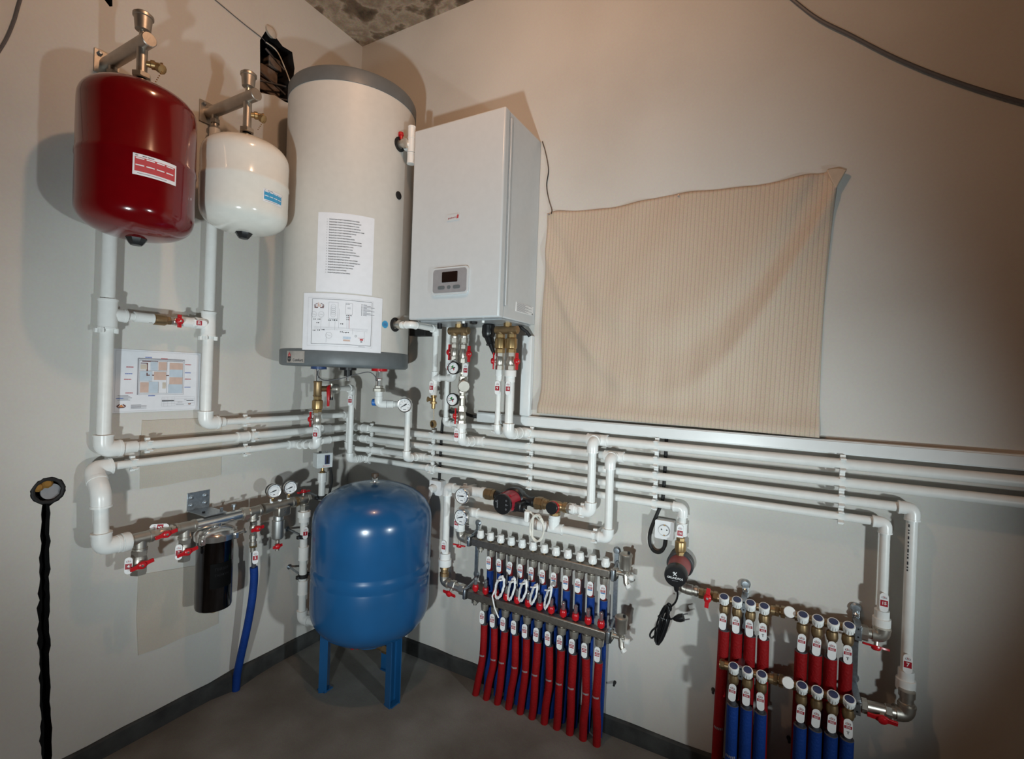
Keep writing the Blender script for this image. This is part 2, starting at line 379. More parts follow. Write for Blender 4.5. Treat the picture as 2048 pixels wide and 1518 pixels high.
# grey edge strip along the floor
def strip(name, pts):
    mb = MB(); n = len(pts)
    for (p, h, t, nn) in pts: pass
    ring = []
    for (p, h, t, nn) in pts:
        p = V(p); nn = V(nn); ring.append([p, p+nn*t, p+nn*(t*0.9)+V((0, 0, h*.9)), p+nn*(t*.5)+V((0, 0, h)), p+V((0, 0, h))])
    vv = [q for r in ring for q in r]; ff = []
    for i in range(n-1):
        for k in range(4): ff.append((i*5+k, i*5+k+1, i*5+5+k+1, i*5+5+k))
    ff += [(0, 1, 2, 3, 4), tuple((n-1)*5+k for k in range(5))]
    mb.add(vv, ff); o = mb.build(name, STRIP, smooth=30); o['kind'] = 'structure'; return o
pl = []
for k in range(60):
    y = RY + (0-RY)*k/59; bul = math.exp(-((y+.575)/.05)**2)
    pl.append(((0, y, 0), .068+random.uniform(-.004, .004)+.012*bul, .012+.045*bul+random.uniform(0, .002), (1, 0, 0)))
strip('baseboard_left', pl)
strip('baseboard_right', [((RX*k/59, 0, 0), .068+random.uniform(-.004, .004), .012+random.uniform(0, .003), (0, -1, 0)) for k in range(60)])

# ================================================================== component builders
def bend(p, a, b, q, n=6):
    """quarter-ish arc round corner p between incoming dir a and outgoing dir b, tangent length q"""
    s, e = p-a*q, p+b*q; return [s*(1-t)**2+p*2*t*(1-t)+e*t*t for t in [i/n for i in range(n+1)]]
def elbow_mb(p, a, b, r, L=2.45):
    """socket elbow with collars"""
    R = r*1.36; q = r*1.2; e = max(q*1.02, r*L); mb = MB()
    pts = [p-a*e, p-a*(e-r*.35), p-a*(e-r*.36)] + bend(p, a, b, q) + [p+b*(e-r*.36), p+b*(e-r*.35), p+b*e]
    rs = [R*1.06, R*1.06, R] + [R]*7 + [R, R*1.06, R*1.06]
    mb.tube(pts, rs, 16); return mb
def tee_mb(p, d, br, r, rb=None, L=2.5, Lb=2.6):
    rb = rb or r; R = r*1.33; Rb = rb*1.33; mb = MB(); e = r*L
    mb.tube([p-d*e, p-d*(e-r*.35), p-d*(e-r*.36), p+d*(e-r*.36), p+d*(e-r*.35), p+d*e], [R*1.06, R*1.06, R, R, R*1.06, R*1.06], 16)
    mb.tube([p, p+br*(r*Lb-r*.36), p+br*(r*Lb-r*.35), p+br*r*Lb], [Rb, Rb, Rb*1.06, Rb*1.06], 16); return mb
def pipe_run(name, label, pts, r, couplings=(), tees=(), adapters=(), m=PVC, group=None, fm=None, prints=()):
    """a white plastic pipe line: straight pipes, an elbow at each bend, couplings, tees and threaded adapters"""
    pts = [V(q) for q in pts]; t = W(name, label, 'pipe', pts[0], group); fm = fm or FIT
    for i in range(len(pts)-1):
        t.part('pipe', MB().tube([pts[i], pts[i+1]], r, 18), m)
    for i in range(1, len(pts)-1):
        a = (pts[i]-pts[i-1]).normalized(); b = (pts[i+1]-pts[i]).normalized()
        t.part('elbow', elbow_mb(pts[i], a, b, r), fm, smooth=50)
    for c, d, L in couplings:
        c = V(c); d = V(d).normalized(); R = r*1.30
        t.part('coupling', MB().lathe([(-L/2, r), (-L/2, R*1.05), (-L/2+.005, R*1.05), (-L/2+.006, R), (L/2-.006, R), (L/2-.005, R*1.05), (L/2, R*1.05), (L/2, r)], c, d, 20), fm)
    for c, d, b, rb in tees:
        t.part('tee', tee_mb(V(c), V(d), V(b), r, rb), fm, smooth=50)
    for c, d, L, R in adapters:      # fluted transition socket: slim collar then a wide ribbed one
        c = V(c); d = V(d).normalized(); mb = MB()
        mb.lathe([(0, r), (0, R*.82), (L*.45, R*.82), (L*.47, R), (L-.002, R), (L, R*.97), (L, r*.6)], c, d, 24)
        t.part('adapter', mb, fm)
    for a0, a1, nrm in prints:       # maker's marks printed along the pipe
        a0 = V(a0); a1 = V(a1); nrm = V(nrm).normalized(); d = (a1-a0); L = d.length; d.normalize(); up = nrm.cross(d); mb = MB(); x = 0
        while x < L:
            l = random.uniform(.004, .011)
            o = a0+d*x+nrm*(r+.0004); mb.quad(o-up*.0018, o+d*l-up*.0018, o+d*l+up*.0018, o+up*.0018); x += l+random.uniform(.003, .008)
        t.part('print', mb, INK, smooth=0)
    return t
def hexrow(mb, o, d, h0, h1, R):
    mb.lathe([(h0, R*.90), (h0+.0015, R), (h1-.0015, R), (h1, R*.90)], o, d, 6)
def butterfly_mb(c, ax, along, L=.034, w=.0085, th=.006):
    """two-winged red handle: ax = stem axis, along = wing direction"""
    c = V(c); ax = V(ax).normalized(); along = V(along).normalized(); sd = ax.cross(along)
    out = [(-L, -w*.75), (-L*.45, -w*.8), (-w*1.1, -w*1.25), (0, -w*1.55), (w*1.1, -w*1.25), (L*.45, -w*.8), (L, -w*.75), (L, w*.75), (L*.45, w*.8), (w*1.1, w*1.25), (0, w*1.55), (-w*1.1, w*1.25), (-L*.45, w*.8), (-L, w*.75)]
    mb = MB(); mb.prism(out, c-ax*th/2, along, sd, th)
    mb.lathe([(0, w*1.5), (.006, w*1.35), (.0085, w*.9), (.009, 0)], c+ax*th*.4, ax, 16); return mb
def ball_valve(label, c, d, L, R, hdir, wing=None, group=None, m=None, hm=None, handle_off=None, cat='valve', wl=.034):
    """nickel ball valve: hex ends, round belly, stem and butterfly handle with its screw"""
    c = V(c); d = V(d).normalized(); h = V(hdir).normalized(); m = m or NICKEL
    t = W('ball_valve', label, cat, c, group); mb = MB(); o = c-d*(L/2)
    hexrow(mb, o, d, 0, L*.26, R*1.08); hexrow(mb, o, d, L*.76, L, R*1.08)
    mb.lathe([(L*.24, R*.85), (L*.30, R*.98), (L*.40, R*1.05), (L*.5, R*1.10), (L*.6, R*1.05), (L*.70, R*.95), (L*.78, R*.85)], o, d, 20)
    t.part('body', mb, m)
    ho = handle_off or R*1.75
    t.part('stem', MB().tube([c, c+h*ho], R*.38, 12), m)
    hb = t.part('handle', butterfly_mb(c+h*ho, h, wing or d, wl), hm or REDP, bevel=.001)
    t.part('screw', MB().lathe([(0, .0042), (.0025, .0042), (.0035, .0028), (.0035, 0)], c+h*(ho+.009), h, 8), CHROME, parent=hb)
    return t
def check_valve(label, c, d, L, R, group=None, m=None):
    c = V(c); d = V(d).normalized(); t = W('check_valve', label, 'valve', c, group); o = c-d*L/2; m = m or BRASS
    mb = MB(); hexrow(mb, o, d, 0, L*.22, R*.86); t.part('lower_nut', mb, m)
    mb = MB(); mb.lathe([(L*.2, R*.7), (L*.26, R*.98), (L*.30, R), (L*.72, R), (L*.76, R*.96), (L*.82, R*.7)], o, d, 12); t.part('body', mb, m)
    mb = MB(); hexrow(mb, o, d, L*.80, L, R*.80); t.part('upper_nut', mb, m)
    return t
def nut(label, c, d, L, R, m, name='union_nut', cat='fitting', ring=True, group=None):
    c = V(c); d = V(d).normalized(); t = W(name, label, cat, c, group); o = c-d*L/2
    mb = MB(); hexrow(mb, o, d, L*.15, L*.75, R); t.part('hex_nut', mb, m)
    mb = MB(); mb.lathe([(0, R*.7), (0, R*.82), (L*.16, R*.82), (L*.74, R*.80), (L*.80, R*.86), (L*.96, R*.86), (L, R*.78)], o, d, 20); t.part('sleeve', mb, m); return t
def gauge(label, c, yaw, R, kind='temp', depth=.030, needle=200, rx=0.0, stem=None, cat='gauge', group=None):
    """round dial instrument looking along local -y; stem = direction (local) and length of the tail pipe"""
    name = 'thermometer' if kind == 'temp' else 'pressure_gauge'
    t = WL(name, label, cat, at(c, yaw, rx), group); F = V((0, -1, 0))
    t.part('case', MB().lathe([(-depth, R*.80), (-depth+.004, R*.96), (-.002, R*.98), (-.002, 0)], (0, 0, 0), F, 28), CHROME if kind == 'temp' else BLACK)
    t.part('rim', MB().lathe([(-.007, R*.97), (-.006, R*1.04), (.002, R*1.04), (.004, R*.99), (.0035, R*.90), (0, R*.89), (0, R*.97)], (0, 0, 0), F, 32), BLACK if kind == 'boiler' else CHROME)
    dl = t.part('dial', MB().lathe([(-.001, R*.92), (.0002, R*.92)], (0, 0, 0), F, 28), DIAL)
    ink = Ink(lambda a, b: V((a, -.0006, b)))
    for k in range(25):
        an = math.radians(225-270*k/24); l = .16 if k % 4 == 0 else .09
        ink.line(INK, R*.80*math.cos(an), R*.80*math.sin(an), R*(.80-l)*math.cos(an), R*(.80-l)*math.sin(an), R*.03)
    if kind == 'boiler':
        for m, a0, a1 in ((GREEN, 95, 165), (INKR, -80, 90)):
            n = 8; pts = [(0, 0)] + [(R*.45*math.cos(math.radians(a0+(a1-a0)*i/n)), R*.45*math.sin(math.radians(a0+(a1-a0)*i/n))) for i in range(n+1)]
            if m is INKR: pts = [(0, R*.1), (R*.12, R*.08), (R*.18, -R*.25), (R*.05, -R*.42), (-R*.12, -R*.08)]
            ink.poly(m, pts)
        ink.line(INKR, 0, 0, -R*.75, R*.22, R*.05)
    elif kind == 'temp':
        for k in range(7):
            an = math.radians(210-240*k/6); ink.rect(INK, R*.56*math.cos(an)-R*.05, R*.56*math.sin(an)-R*.035, R*.56*math.cos(an)+R*.05, R*.56*math.sin(an)+R*.035)
        ink.rect(INK, -R*.22, -R*.62, R*.22, -R*.55)
    else:
        ink.circle(INKG, 0, 0, R*.62, R*.02, 24); ink.rect(INK, -R*.12, -R*.62, R*.12, -R*.50)
    ink.build(t, dl)
    an = math.radians(needle); ux = V((math.cos(an), 0, math.sin(an))); uy = V((-math.sin(an), 0, math.cos(an)))
    t.part('needle', MB().prism([(-R*.34, -R*.07), (-R*.12, -R*.09), (0, -R*.08), (R*.70, -R*.012), (R*.70, R*.012), (0, R*.08), (-R*.12, R*.09), (-R*.34, R*.07)], (0, -.0012, 0), ux, uy, .0008), INK, smooth=0)
    if stem:
        d, L = V(stem[0]).normalized(), stem[1]
        o = d*(R*.9) if abs(d.y) < .5 else d*(depth*.9)
        mb = MB(); mb.tube([o-d*.01, o+d*L], .0055, 12); hexrow(mb, o, d, .004, .012, .0085); t.part('stem', mb, BRASS if kind != 'temp' else CHROME)
    return t
# ---- hanging tags
def tag_body(t, style, number=None, hand=None):
    w2, h2 = .0110, .0285; n = 8; out = []
    for k in range(n+1): out.append((w2*math.cos(PI*k/n), h2-w2+w2*math.sin(PI*k/n)))
    for k in range(n+1): out.append((-w2*math.cos(PI*k/n), -(h2-w2)-w2*math.sin(PI*k/n)))
    t.part('plate', MB().prism(out, (0, 0.0009, 0), (1, 0, 0), (0, 0, 1), .0018), TAGW)
    ink = Ink(lambda a, b: V((a, -.0013, b))); ink.logo(0, .0150, .0135, INKG if style == 'number' else INKBR, INKR); ink.build(t, names={})
    i2 = Ink(lambda a, b: V((a, -.0013, b)))
    if style == 'number': i2.rect(TAGRED, -.0092, -.0115, .0092, .0070)
    elif style == 'loop_blue': i2.rect(TAGRED, -.0088, -.0005, .0088, .0085); i2.rect(TAGBLUE, -.0088, -.0062, .0088, -.0018)
    elif style == 'loop_red': i2.rect(TAGRED, -.0088, -.0005, .0088, .0085); i2.rect(TAGRED, -.0088, -.0062, .0088, -.0028)
    else: i2.rect(TAGRED, -.0095, .0000, .0095, .0088)
    i2.build(t, names={'tag_red': 'red_patch', 'tag_blue': 'blue_stripe'})
    i3 = Ink(lambda a, b: V((a, -.0018, b)))
    if number and number.strip(): i3.text(TAGW, number, 0, -.0022, .0150 if len(number) == 1 else .0125, .022)
    elif style != 'number':
        for z in (.0062, .0030): i3.rect(TAGW, -.0062, z-.0006, .0062, z+.0006)
        if style.startswith('loop'): i3.line(INKG, -.001, -.014, .0012, -.011, .0007)
    if hand: i3.text(INK, hand, 0, -.012, .012, .01)
    i3.build(t, names={'tag_white': 'lettering'})
def number_tag(num, label, c, yaw=0.0, ry=0.0, rx=0.0):
    t = WL('number_tag', label, 'tag', at(c, yaw, rx, ry), 'numbered tags on the pipework'); tag_body(t, 'number', num); return t
# ---- pipe clips
CLIPS = {}
def clip(label, c, wall, vertical=False, r=.0155, group='white pipe clips', dist=.050):
    """snap-in pipe clip: wall block, C-shaped jaws with flared lips"""
    yaw = LY if wall == 'L' else 0.0; key = (round(r, 4), dist)
    M = at(c, yaw, 0, PI/2 if vertical else 0)
    if key in CLIPS: return clone(CLIPS[key], M, label)
    t = WL('pipe_clip', label, 'clip', M, group); g = r*1.03; o_ = r*1.03+.0035
    inner, outer = [], []
    for k in range(13):
        a = math.radians(-140+280*k/12); inner.append((g*math.cos(a), g*math.sin(a))); outer.append((o_*math.cos(a), o_*math.sin(a)))
    e0, e1 = math.radians(-140), math.radians(140)
    lip1 = [((o_+.007)*math.cos(e1)-.004, (o_+.007)*math.sin(e1)+.002), ((o_+.006)*math.cos(e1)-.006, (o_+.006)*math.sin(e1)-.001)]
    lip0 = [((o_+.006)*math.cos(e0)-.006, (o_+.006)*math.sin(e0)+.001), ((o_+.007)*math.cos(e0)-.004, (o_+.007)*math.sin(e0)-.002)]
    out = outer + lip1 + inner[::-1] + lip0          # local (y, z): +y is into the wall
    t.part('jaws', MB().prism(out, (-.0075, 0, 0), (0, 1, 0), (0, 0, 1), .015), FIT)
    d = max(.003, dist-.001-o_)
    t.part('foot', MB().box((0, o_+d/2-.002, 0), (.015, d+.001, r*1.5)), FIT, bevel=.001)
    t.part('prong', MB().box((0, .004, o_+.0045), (.015, .012, .008)), FIT, bevel=.0012); t.part('prong', MB().box((0, .004, -o_-.0045), (.015, .012, .008)), FIT, bevel=.0012)
    CLIPS[key] = t.root; return t.root
def cable(name, label, pts, r, m, cat='cable', smooth_n=6, group=None):
    P = [V(q) for q in pts]; q = []
    for i in range(len(P)-1):
        p0, p1, p2, p3 = P[max(i-1, 0)], P[i], P[i+1], P[min(i+2, len(P)-1)]
        for k in range(smooth_n):
            t = k/smooth_n; q.append(0.5*((2*p1)+(p2-p0)*t+(2*p0-5*p1+4*p2-p3)*t*t+(3*p1-p0-3*p2+p3)*t**3))
    q.append(P[-1]); o = MB().tube(q, r, 8).build(name, m, loc=q[0])
    if label: tag_props(o, label, cat, group)
    return o
# ================================================================== big appliances
def tank_profile(r, z0, z1, sh, seam=None, n=12, p=2.5):
    """pressure vessel outline from z0 (bottom pole) to z1 (top pole): domed ends of height sh with rounded shoulders"""
    q = [((math.sin(PI/2*k/n))**(2/p), (math.cos(PI/2*k/n))**(2/p)) for k in range(n+1)]   # (radius, height) on a superellipse
    bot = [(z0+sh-sh*h, r*x) for x, h in q]; top = [(z1-sh+sh*h, r*x) for x, h in q[::-1]]
    mid = [(seam-.012, r), (seam-.008, r*1.012), (seam+.004, r*1.012), (seam+.008, r)] if seam is not None else []
    return bot+mid+top
def curved_map(cx, cy, r, a0, z0, off=.0006):
    return lambda a, b: V((cx+(r+off)*math.cos(a0+a/r), cy+(r+off)*math.sin(a0+a/r), z0+b))
def sheet(mb, fm, x0, y0, x1, y1, n=10):
    vv = []; ff = []
    for i in range(n+1):
        a = x0+(x1-x0)*i/n; vv += [fm(a, y0), fm(a, y1)]
    for i in range(n): ff.append((2*i, 2*i+2, 2*i+3, 2*i+1))
    return mb.add(vv, ff)
def thin_sheet(mb, fa, fb, x0, y0, x1, y1, n=14):
    """closed paper-thick sheet between two parallel maps"""
    vv = []; ff = []
    for i in range(n+1):
        a = x0+(x1-x0)*i/n; vv += [fa(a, y0), fa(a, y1), fb(a, y1), fb(a, y0)]
    for i in range(n):
        for k in range(4): ff.append((4*i+k, 4*i+(k+1) % 4, 4*i+4+(k+1) % 4, 4*i+4+k))
    ff += [(0, 1, 2, 3), tuple(4*n+k for k in range(4))]
    return mb.add(vv, ff)
# ---- red and white expansion vessels
def vessel(name, label, cx, cy, r, z0, z1, seam, m, sticker, sang, sz, sm):
    t = W(name, label, 'tank', (cx, cy, z0)); o = V((cx, cy, 0)); up = V((0, 0, 1))
    t.part('body', MB().lathe(tank_profile(r, z0, z1, .085, seam, 12, 2.45), o, up, 56), m, smooth=60)
    t.part('neck_plate', MB().lathe([(z1-.012, .0), (z1-.012, .042), (z1-.002, .042), (z1+.002, .030), (z1+.010, .026), (z1+.010, 0)], o, up, 24), NICKEL)
    t.part('valve_cap', MB().lathe([(z0-.020, 0), (z0-.020, .016), (z0-.014, .021), (z0+.006, .034), (z0+.012, .034), (z0+.012, 0)], o, up, 8), BLACK)
    fm = curved_map(cx, cy, r*1.004, math.radians(sang), sz); w, h = sticker
    st = t.part('sticker', sheet(MB(), fm, -w/2, -h/2, w/2, h/2), PAPER, smooth=0)
    ink = Ink(curved_map(cx, cy, r*1.004, math.radians(sang), sz, .0012))
    ink.rect(sm, -w*.46, -h*.32, w*.46, h*.34, 6)
    ink.logo(-w*.42, h*.42, w*.06, INK, INK)
    ink.rect(INK, -w*.30, h*.40, -w*.05, h*.43); ink.rect(INKG, -w*.40, -h*.42, w*.25, -h*.39, 3)
    ink.build(t, st, names={sm.name: 'colour_block'})
    i2 = Ink(curved_map(cx, cy, r*1.004, math.radians(sang), sz, .0016))
    for row in range(2):
        for k in range(4): i2.rect(PAPER, -w*.44+k*w*.225, -h*.06+row*h*.32, -w*.26+k*w*.225, -h*.005+row*h*.32, 2)
    i2.build(t, st)
vessel('expansion_tank', 'glossy red expansion tank hanging on the left wall', .245, -1.122, .153, 1.785, 2.262, 2.018, REDTANK, (.112, .062), -7, 1.972, INKR)
vessel('expansion_tank', 'glossy white expansion tank between red tank and water heater', .264, -.785, .148, 1.893, 2.240, 2.075, WHITETANK, (.080, .046), 6, 2.009, CYAN)
# ---- wall consoles with air vent and safety valve that carry the vessels
def console(which, cy, z, xe, vx, tank_top, plate_h):
    t = W('wall_console', f'steel wall console tube with air vent carrying the {which} expansion tank', 'bracket', (0, cy, z)); up = V((0, 0, 1))
    t.part('wall_plate', MB().box((.003, cy, z), (.006, .072, plate_h)), STEEL, bevel=.001)
    for sy in (-1, 1): t.part('bolt', MB().lathe([(0, .008), (.006, .008), (.010, .004), (.010, 0)], (.006, cy+sy*.022, z+plate_h*.33), (1, 0, 0), 6), ZINC)
    t.part('tube', MB().lathe([(0, 0), (0, .0215), (xe, .0215), (xe+.002, .0195), (xe+.002, 0)], (.004, cy, z), (1, 0, 0), 28), STEEL)
    t.part('vent_neck', MB().tube([(vx, cy, z+.018), (vx, cy, z+.042)], .010, 14), NICKEL)
    v = t.part('air_vent', MB().lathe([(.036, .012), (.040, .021), (.078, .0245), (.080, .028), (.088, .028), (.090, .0245), (.094, .021), (.094, 0)], (vx, cy, z), up, 28), STEEL)
    t.part('vent_cap', MB().lathe([(0, .006), (.007, .006), (.010, .004), (.010, 0)], (vx-.012, cy-.004, z+.094), up, 10), BLACK, parent=v)
    mb = MB(); mb.tube([(vx, cy, z-.018), (vx, cy, tank_top+.03)], .0145, 18); t.part('drop_pipe', mb, STEEL)
    mb = MB(); hexrow(mb, V((vx, cy, tank_top)), up, .004, .022, .024); hexrow(mb, V((vx, cy, tank_top)), up, .030, .046, .026); t.part('union_nut', mb, NICKEL)
    mb = MB(); mb.tube([(.05, cy, z-.018), (.05, cy, z-.085)], .012, 16); hexrow(mb, V((.05, cy, z-.085)), up, 0, .022, .019); hexrow(mb, V((.05, cy, z-.05)), up, 0, .016, .018); t.part('rear_drop', mb, STEEL)
    zz = z-.062; s = V((.50, .84, .12)).normalized()
    sv = t.part('safety_valve', MB().lathe([(.010, .009), (.022, .010), (.024, .014), (.034, .014), (.036, .010), (.048, .010), (.050, .012), (.056, .012), (.056, .007), (.048, .006), (.048, 0)], (vx, cy, zz), s, 14), BRASS)
    c2 = V((vx, cy, zz))+s*.032
    t.part('knob', MB().lathe([(0, .008), (.016, .009), (.018, .014), (.032, .015), (.034, .010), (.034, 0)], c2, V((.80, .35, -.45)), 10), BRASS, parent=sv)
    ch = MB(); a = c2+V((.026, .010, -.022))
    for k in range(6): ch.lathe([(-.0015, 0), (-.001, .0022), (.001, .0022), (.0015, 0)], a+V((-.004*k, -.003*k*.5, -.006*k)), up, 6)
    t.part('chain', ch, BRASS, parent=sv)
    return t
console('red', -1.122, 2.403, .285, .247, 2.262, .078)
console('white', -.785, 2.402, .310, .262, 2.240, .085)
# ---- wall-hung storage water heater
HC = V((.329, -.335, 0)); HR = .27
t = W('water_heater', 'tall white cylindrical water heater with grey end rings in the corner', 'water heater', (HC.x, HC.y, 1.405)); up = V((0, 0, 1))
t.part('body', MB().lathe([(1.46, HR), (2.545, HR)], HC, up, 96), HEATER)
t.part('top_cap', MB().lathe([(2.535, HR), (2.535, HR*1.008), (2.585, HR*1.008), (2.596, HR*.985), (2.602, HR*.93), (2.604, 0)], HC, up, 96), HEATGREY)
t.part('bottom_ring', MB().lathe([(1.405, 0), (1.405, HR*.97), (1.410, HR*1.0), (1.416, HR*1.01), (1.470, HR*1.01), (1.474, HR)], HC, up, 96), HEATGREY)
fm = curved_map(HC.x, HC.y, HR*1.01, math.radians(-87.5), 1.439, .0010)
bp = t.part('badge', sheet(MB(), fm, -.051, -.024, .051, .024), BADGE, smooth=0)
ink = Ink(curved_map(HC.x, HC.y, HR*1.01, math.radians(-87.5), 1.439, .0016))
ink.poly(INK, [(-.044, .002), (-.022, .002), (-.022, -.014), (-.033, -.021), (-.044, -.014)]); ink.text(BADGE, 'ACV', -.033, -.008, .009, .01)
ink.poly(INKR, [(-.041, .002), (-.042, .009), (-.036, .016), (-.033, .021), (-.030, .016), (-.024, .009), (-.025, .002)]); ink.poly(ZPEACH, [(-.036, .003), (-.033, .012), (-.030, .003)])
ink.text(INK, 'Comfort', .017, -.013, .0155, .012); ink.build(t, bp)
for z, a, nm, r in ((1.594, 3.4, 'port_collar', .030), (2.356, 1.4, 'port_collar', .030), (2.142, 2.3, 'plug', .017)):
    d = V((math.cos(math.radians(a)), math.sin(math.radians(a)), 0)); mb = MB()
    if nm == 'plug': mb.lathe([(0, r), (.003, r), (.005, r*.7), (.005, 0)], HC+V((0, 0, z))+d*(HR-.001), d, 24)
    else: mb.lathe([(0, r), (.004, r), (.005, r*.62), (-.012, r*.6)], HC+V((0, 0, z))+d*(HR-.001), d, 28)
    t.part(nm, mb, BLACKR)
    if nm != 'plug':
        mb = MB(); mb.lathe([(-.01, .016), (.022, .016), (.022, .020), (.036, .020), (.037, .014)], HC+V((0, 0, z))+d*HR, d, 20); t.part('nipple', mb, NICKEL)
fm = curved_map(HC.x, HC.y, HR, math.radians(-8.6), 1.589, .0010)
s1 = Ink(fm); s1.poly(CYAN, [(.0155*math.cos(2*PI*k/20), .0155*math.sin(2*PI*k/20)) for k in range(20)]); s1.build(t, names={'blue_sticker': 'round_sticker'})
s1 = Ink(curved_map(HC.x, HC.y, HR, math.radians(-8.6), 1.589, .0014)); s1.frame(TAGBLUE, -.007, -.006, .007, .006, .002, 2); s1.rect(TAGBLUE, -.006, -.003, .006, .003); s1.build(t)
for (x, y), m, r in (((.207, -.382), WRAP, .034), ((.333, -.325), BLACK, .036), ((.436, -.235), REDP, .036)):
    t.part('port_rosette', MB().lathe([(1.392, .014), (1.394, r), (1.406, r), (1.406, 0)], (x, y, 0), up, 28), m)
mb = MB(); mb.tube([(.333, -.325, 1.395), (.333, -.325, 1.366)], .018, 16); t.part('blank_stub', mb, BLACK)
mb = MB(); mb.tube([(.333, -.325, 1.368), (.333, -.325, 1.345)], .0135, 16); t.part('blank_stub', mb, CHROME)
tag_props(MB().box((.50, -.03, 1.59), (.10, .058, .036)).build('heater_bracket', BLACKR, bevel=.003, loc=(.5, -.03, 1.59)), 'black steel bracket holding the water heater to the right wall', 'bracket')
cable('sensor_wire', 'thin grey wire looping under the water heater between its outlets', [(.222, -.40, 1.385), (.235, -.405, 1.36), (.27, -.40, 1.345), (.32, -.37, 1.352), (.37, -.31, 1.376), (.405, -.27, 1.388), (.425, -.25, 1.370), (.438, -.255, 1.35)], .0022, CABLEG)
# ---- A4 sheets on the heater
def paper_on_heater(name, label, a0, z0, w, h, fill, lift):
    fm = curved_map(HC.x, HC.y, HR, math.radians(a0), z0, lift)
    c = fm(0, 0); t = W(name, label, 'paper', c); mb = MB(); thin_sheet(mb, fm, curved_map(HC.x, HC.y, HR, math.radians(a0), z0, lift-.0006), -w/2, -h/2, w/2, h/2)
    o = t.part('sheet', mb, PAPER, smooth=40)
    ink = Ink(curved_map(HC.x, HC.y, HR, math.radians(a0), z0, lift+.0005)); fill(ink, w, h); ink.build(t)
LIST = ['холодного водоснабжения ввод в здание', 'холодного водоснабжения поливочный кран', 'холодного водоснабжения на хоз. нужды', 'холодного водоснабжения на слив системы', 'холодного водоснабжения подающей сист. полива', 'холодного водоснабжения бойлера', 'холодного водоснабжения', 'обратной линии бойлера нагрева', 'подающей линии бойлера косвенного нагрева', 'подающей линии котла отопительного контура', 'подающей линии тёплых полов', 'обратной линии тёплых полов', 'обратной линии котла на радиаторы', 'обратной линии радиаторов отопительного', 'горячего водоснабжения', 'рециркуляции горячего водоснабжения', 'рециркуляции горячего водоснабжения сист.', 'расширительного бака отопления', 'расширительного бака бойлера', 'подпиточной линии', 'дренажа системы бойлера']
def fill_list(ink, w, h):
    for k, s in enumerate(LIST):
        y = h*.415-k*h*.0335
        ink.text(INK, f'{k+1}.', -w*.335, y, .0062, .0, 'LEFT', 0, .62); ink.text(INK, 'Запорный кран '+s, -w*.295, y, .0066, .018, 'LEFT', 0, .62)
def fill_scheme(ink, w, h):
    ink.frame(INK, -w*.375, -h*.385, w*.355, h*.395, .0012, 12); ink.frame(INKG, -w*.43, -h*.42, w*.37, h*.42, .0004, 12)
    ink.logo(-w*.285, h*.275, w*.125)
    for cx in (-.36, -.265): ink.circle(INKG, w*(cx+.01), h*.125, w*.035, .0007); ink.line(INKG, w*(cx-.015), h*.13, w*(cx+.035), h*.12, .0007, 2)
    ink.frame(INKG, -w*.165, h*.06, -w*.055, h*.345, .0009, 3)
    for k in range(5): ink.circle(INKG, -w*.11, h*(.27-k*.035), w*.030, .0006, 14)
    ink.frame(INKG, w*.035, h*.15, w*.115, h*.345, .0008, 3); ink.text(INK, 'Котёл', w*.06, h*.325, .005, .01); ink.rect(INKG, w*.055, h*.245, w*.095, h*.25); ink.rect(INKG, w*.055, h*.265, w*.095, h*.27)
    for k in range(10): ink.rect(INKG, w*.245, h*(.335-k*.021), w*(.29+.05*((k*7) % 3)), h*(.345-k*.021), 2); ink.rect(INK, w*.222, h*(.335-k*.021), w*.232, h*(.345-k*.021))
    for y in (-.105, -.09, -.13): ink.line(INKG, -w*.34, h*y, w*.31, h*(y-.005), .0005, 10)
    for x, y0, y1 in ((-.155, -.09, .06), (-.155, .06, .03), (-.085, -.14, .06), (.075, -.1, .15), (.055, -.1, .15), (-.255, -.15, .09), (.27, -.32, -.14), (.125, -.2, -.1), (-.04, -.1, .24), (-.185, -.36, -.18)): ink.line(INKG, w*x, h*y0, w*x, h*y1, .0006)
    ink.line(INKR, w*.083, -h*.1, w*.083, h*.13, .0008)
    for x, y in ((-.345, .04), (-.285, .04), (-.30, -.02), (-.155, .03), (-.11, .035), (-.08, .035), (.055, .125), (.085, .13), (.06, .09), (.06, .055), (-.345, -.155), (-.285, -.15), (-.23, -.14), (-.01, -.025), (.03, -.175), (.06, -.17), (-.01, -.165)):
        ink.poly(INK, [(w*x, h*y), (w*(x+.02), h*(y+.012)), (w*(x+.02), h*(y-.012))]); ink.poly(INK, [(w*x, h*y), (w*(x-.012), h*(y+.012)), (w*(x-.012), h*(y-.012))])
    ink.circle(INKG, -w*.155, -h*.235, w*.038, .0008); ink.line(INKG, -w*.175, -h*.225, -w*.13, -h*.245, .0008, 2)
    ink.rect(ZBLUE, w*.015, -h*.285, w*.10, -h*.245, 2); ink.rect(ZPEACH, w*.02, -h*.325, w*.095, -h*.295, 2)
    for k in range(3): ink.line(INKB, w*.012, -h*(.25+k*.015), w*.105, -h*(.25+k*.015), .0007, 2); ink.line(INKR, w*.015, -h*(.297+k*.012), w*.10, -h*(.297+k*.012), .0007, 2)
    ink.line(INKR, w*.19, -h*.255, w*.27, -h*.265, .001, 2); ink.rect(INKR, w*.215, -h*.30, w*.255, -h*.27); ink.rect(INKG, w*.222, -h*.335, w*.245, -h*.305)
    ink.circle(INK, w*.165, -h*.225, w*.012, .0008, 10); ink.rect(INKG, w*.20, -h*.412, w*.28, -h*.405)
paper_on_heater('paper_sheet', 'upright white sheet with numbered printed list on the water heater', -45.4, 1.856, .2185, .313, fill_list, .0012)
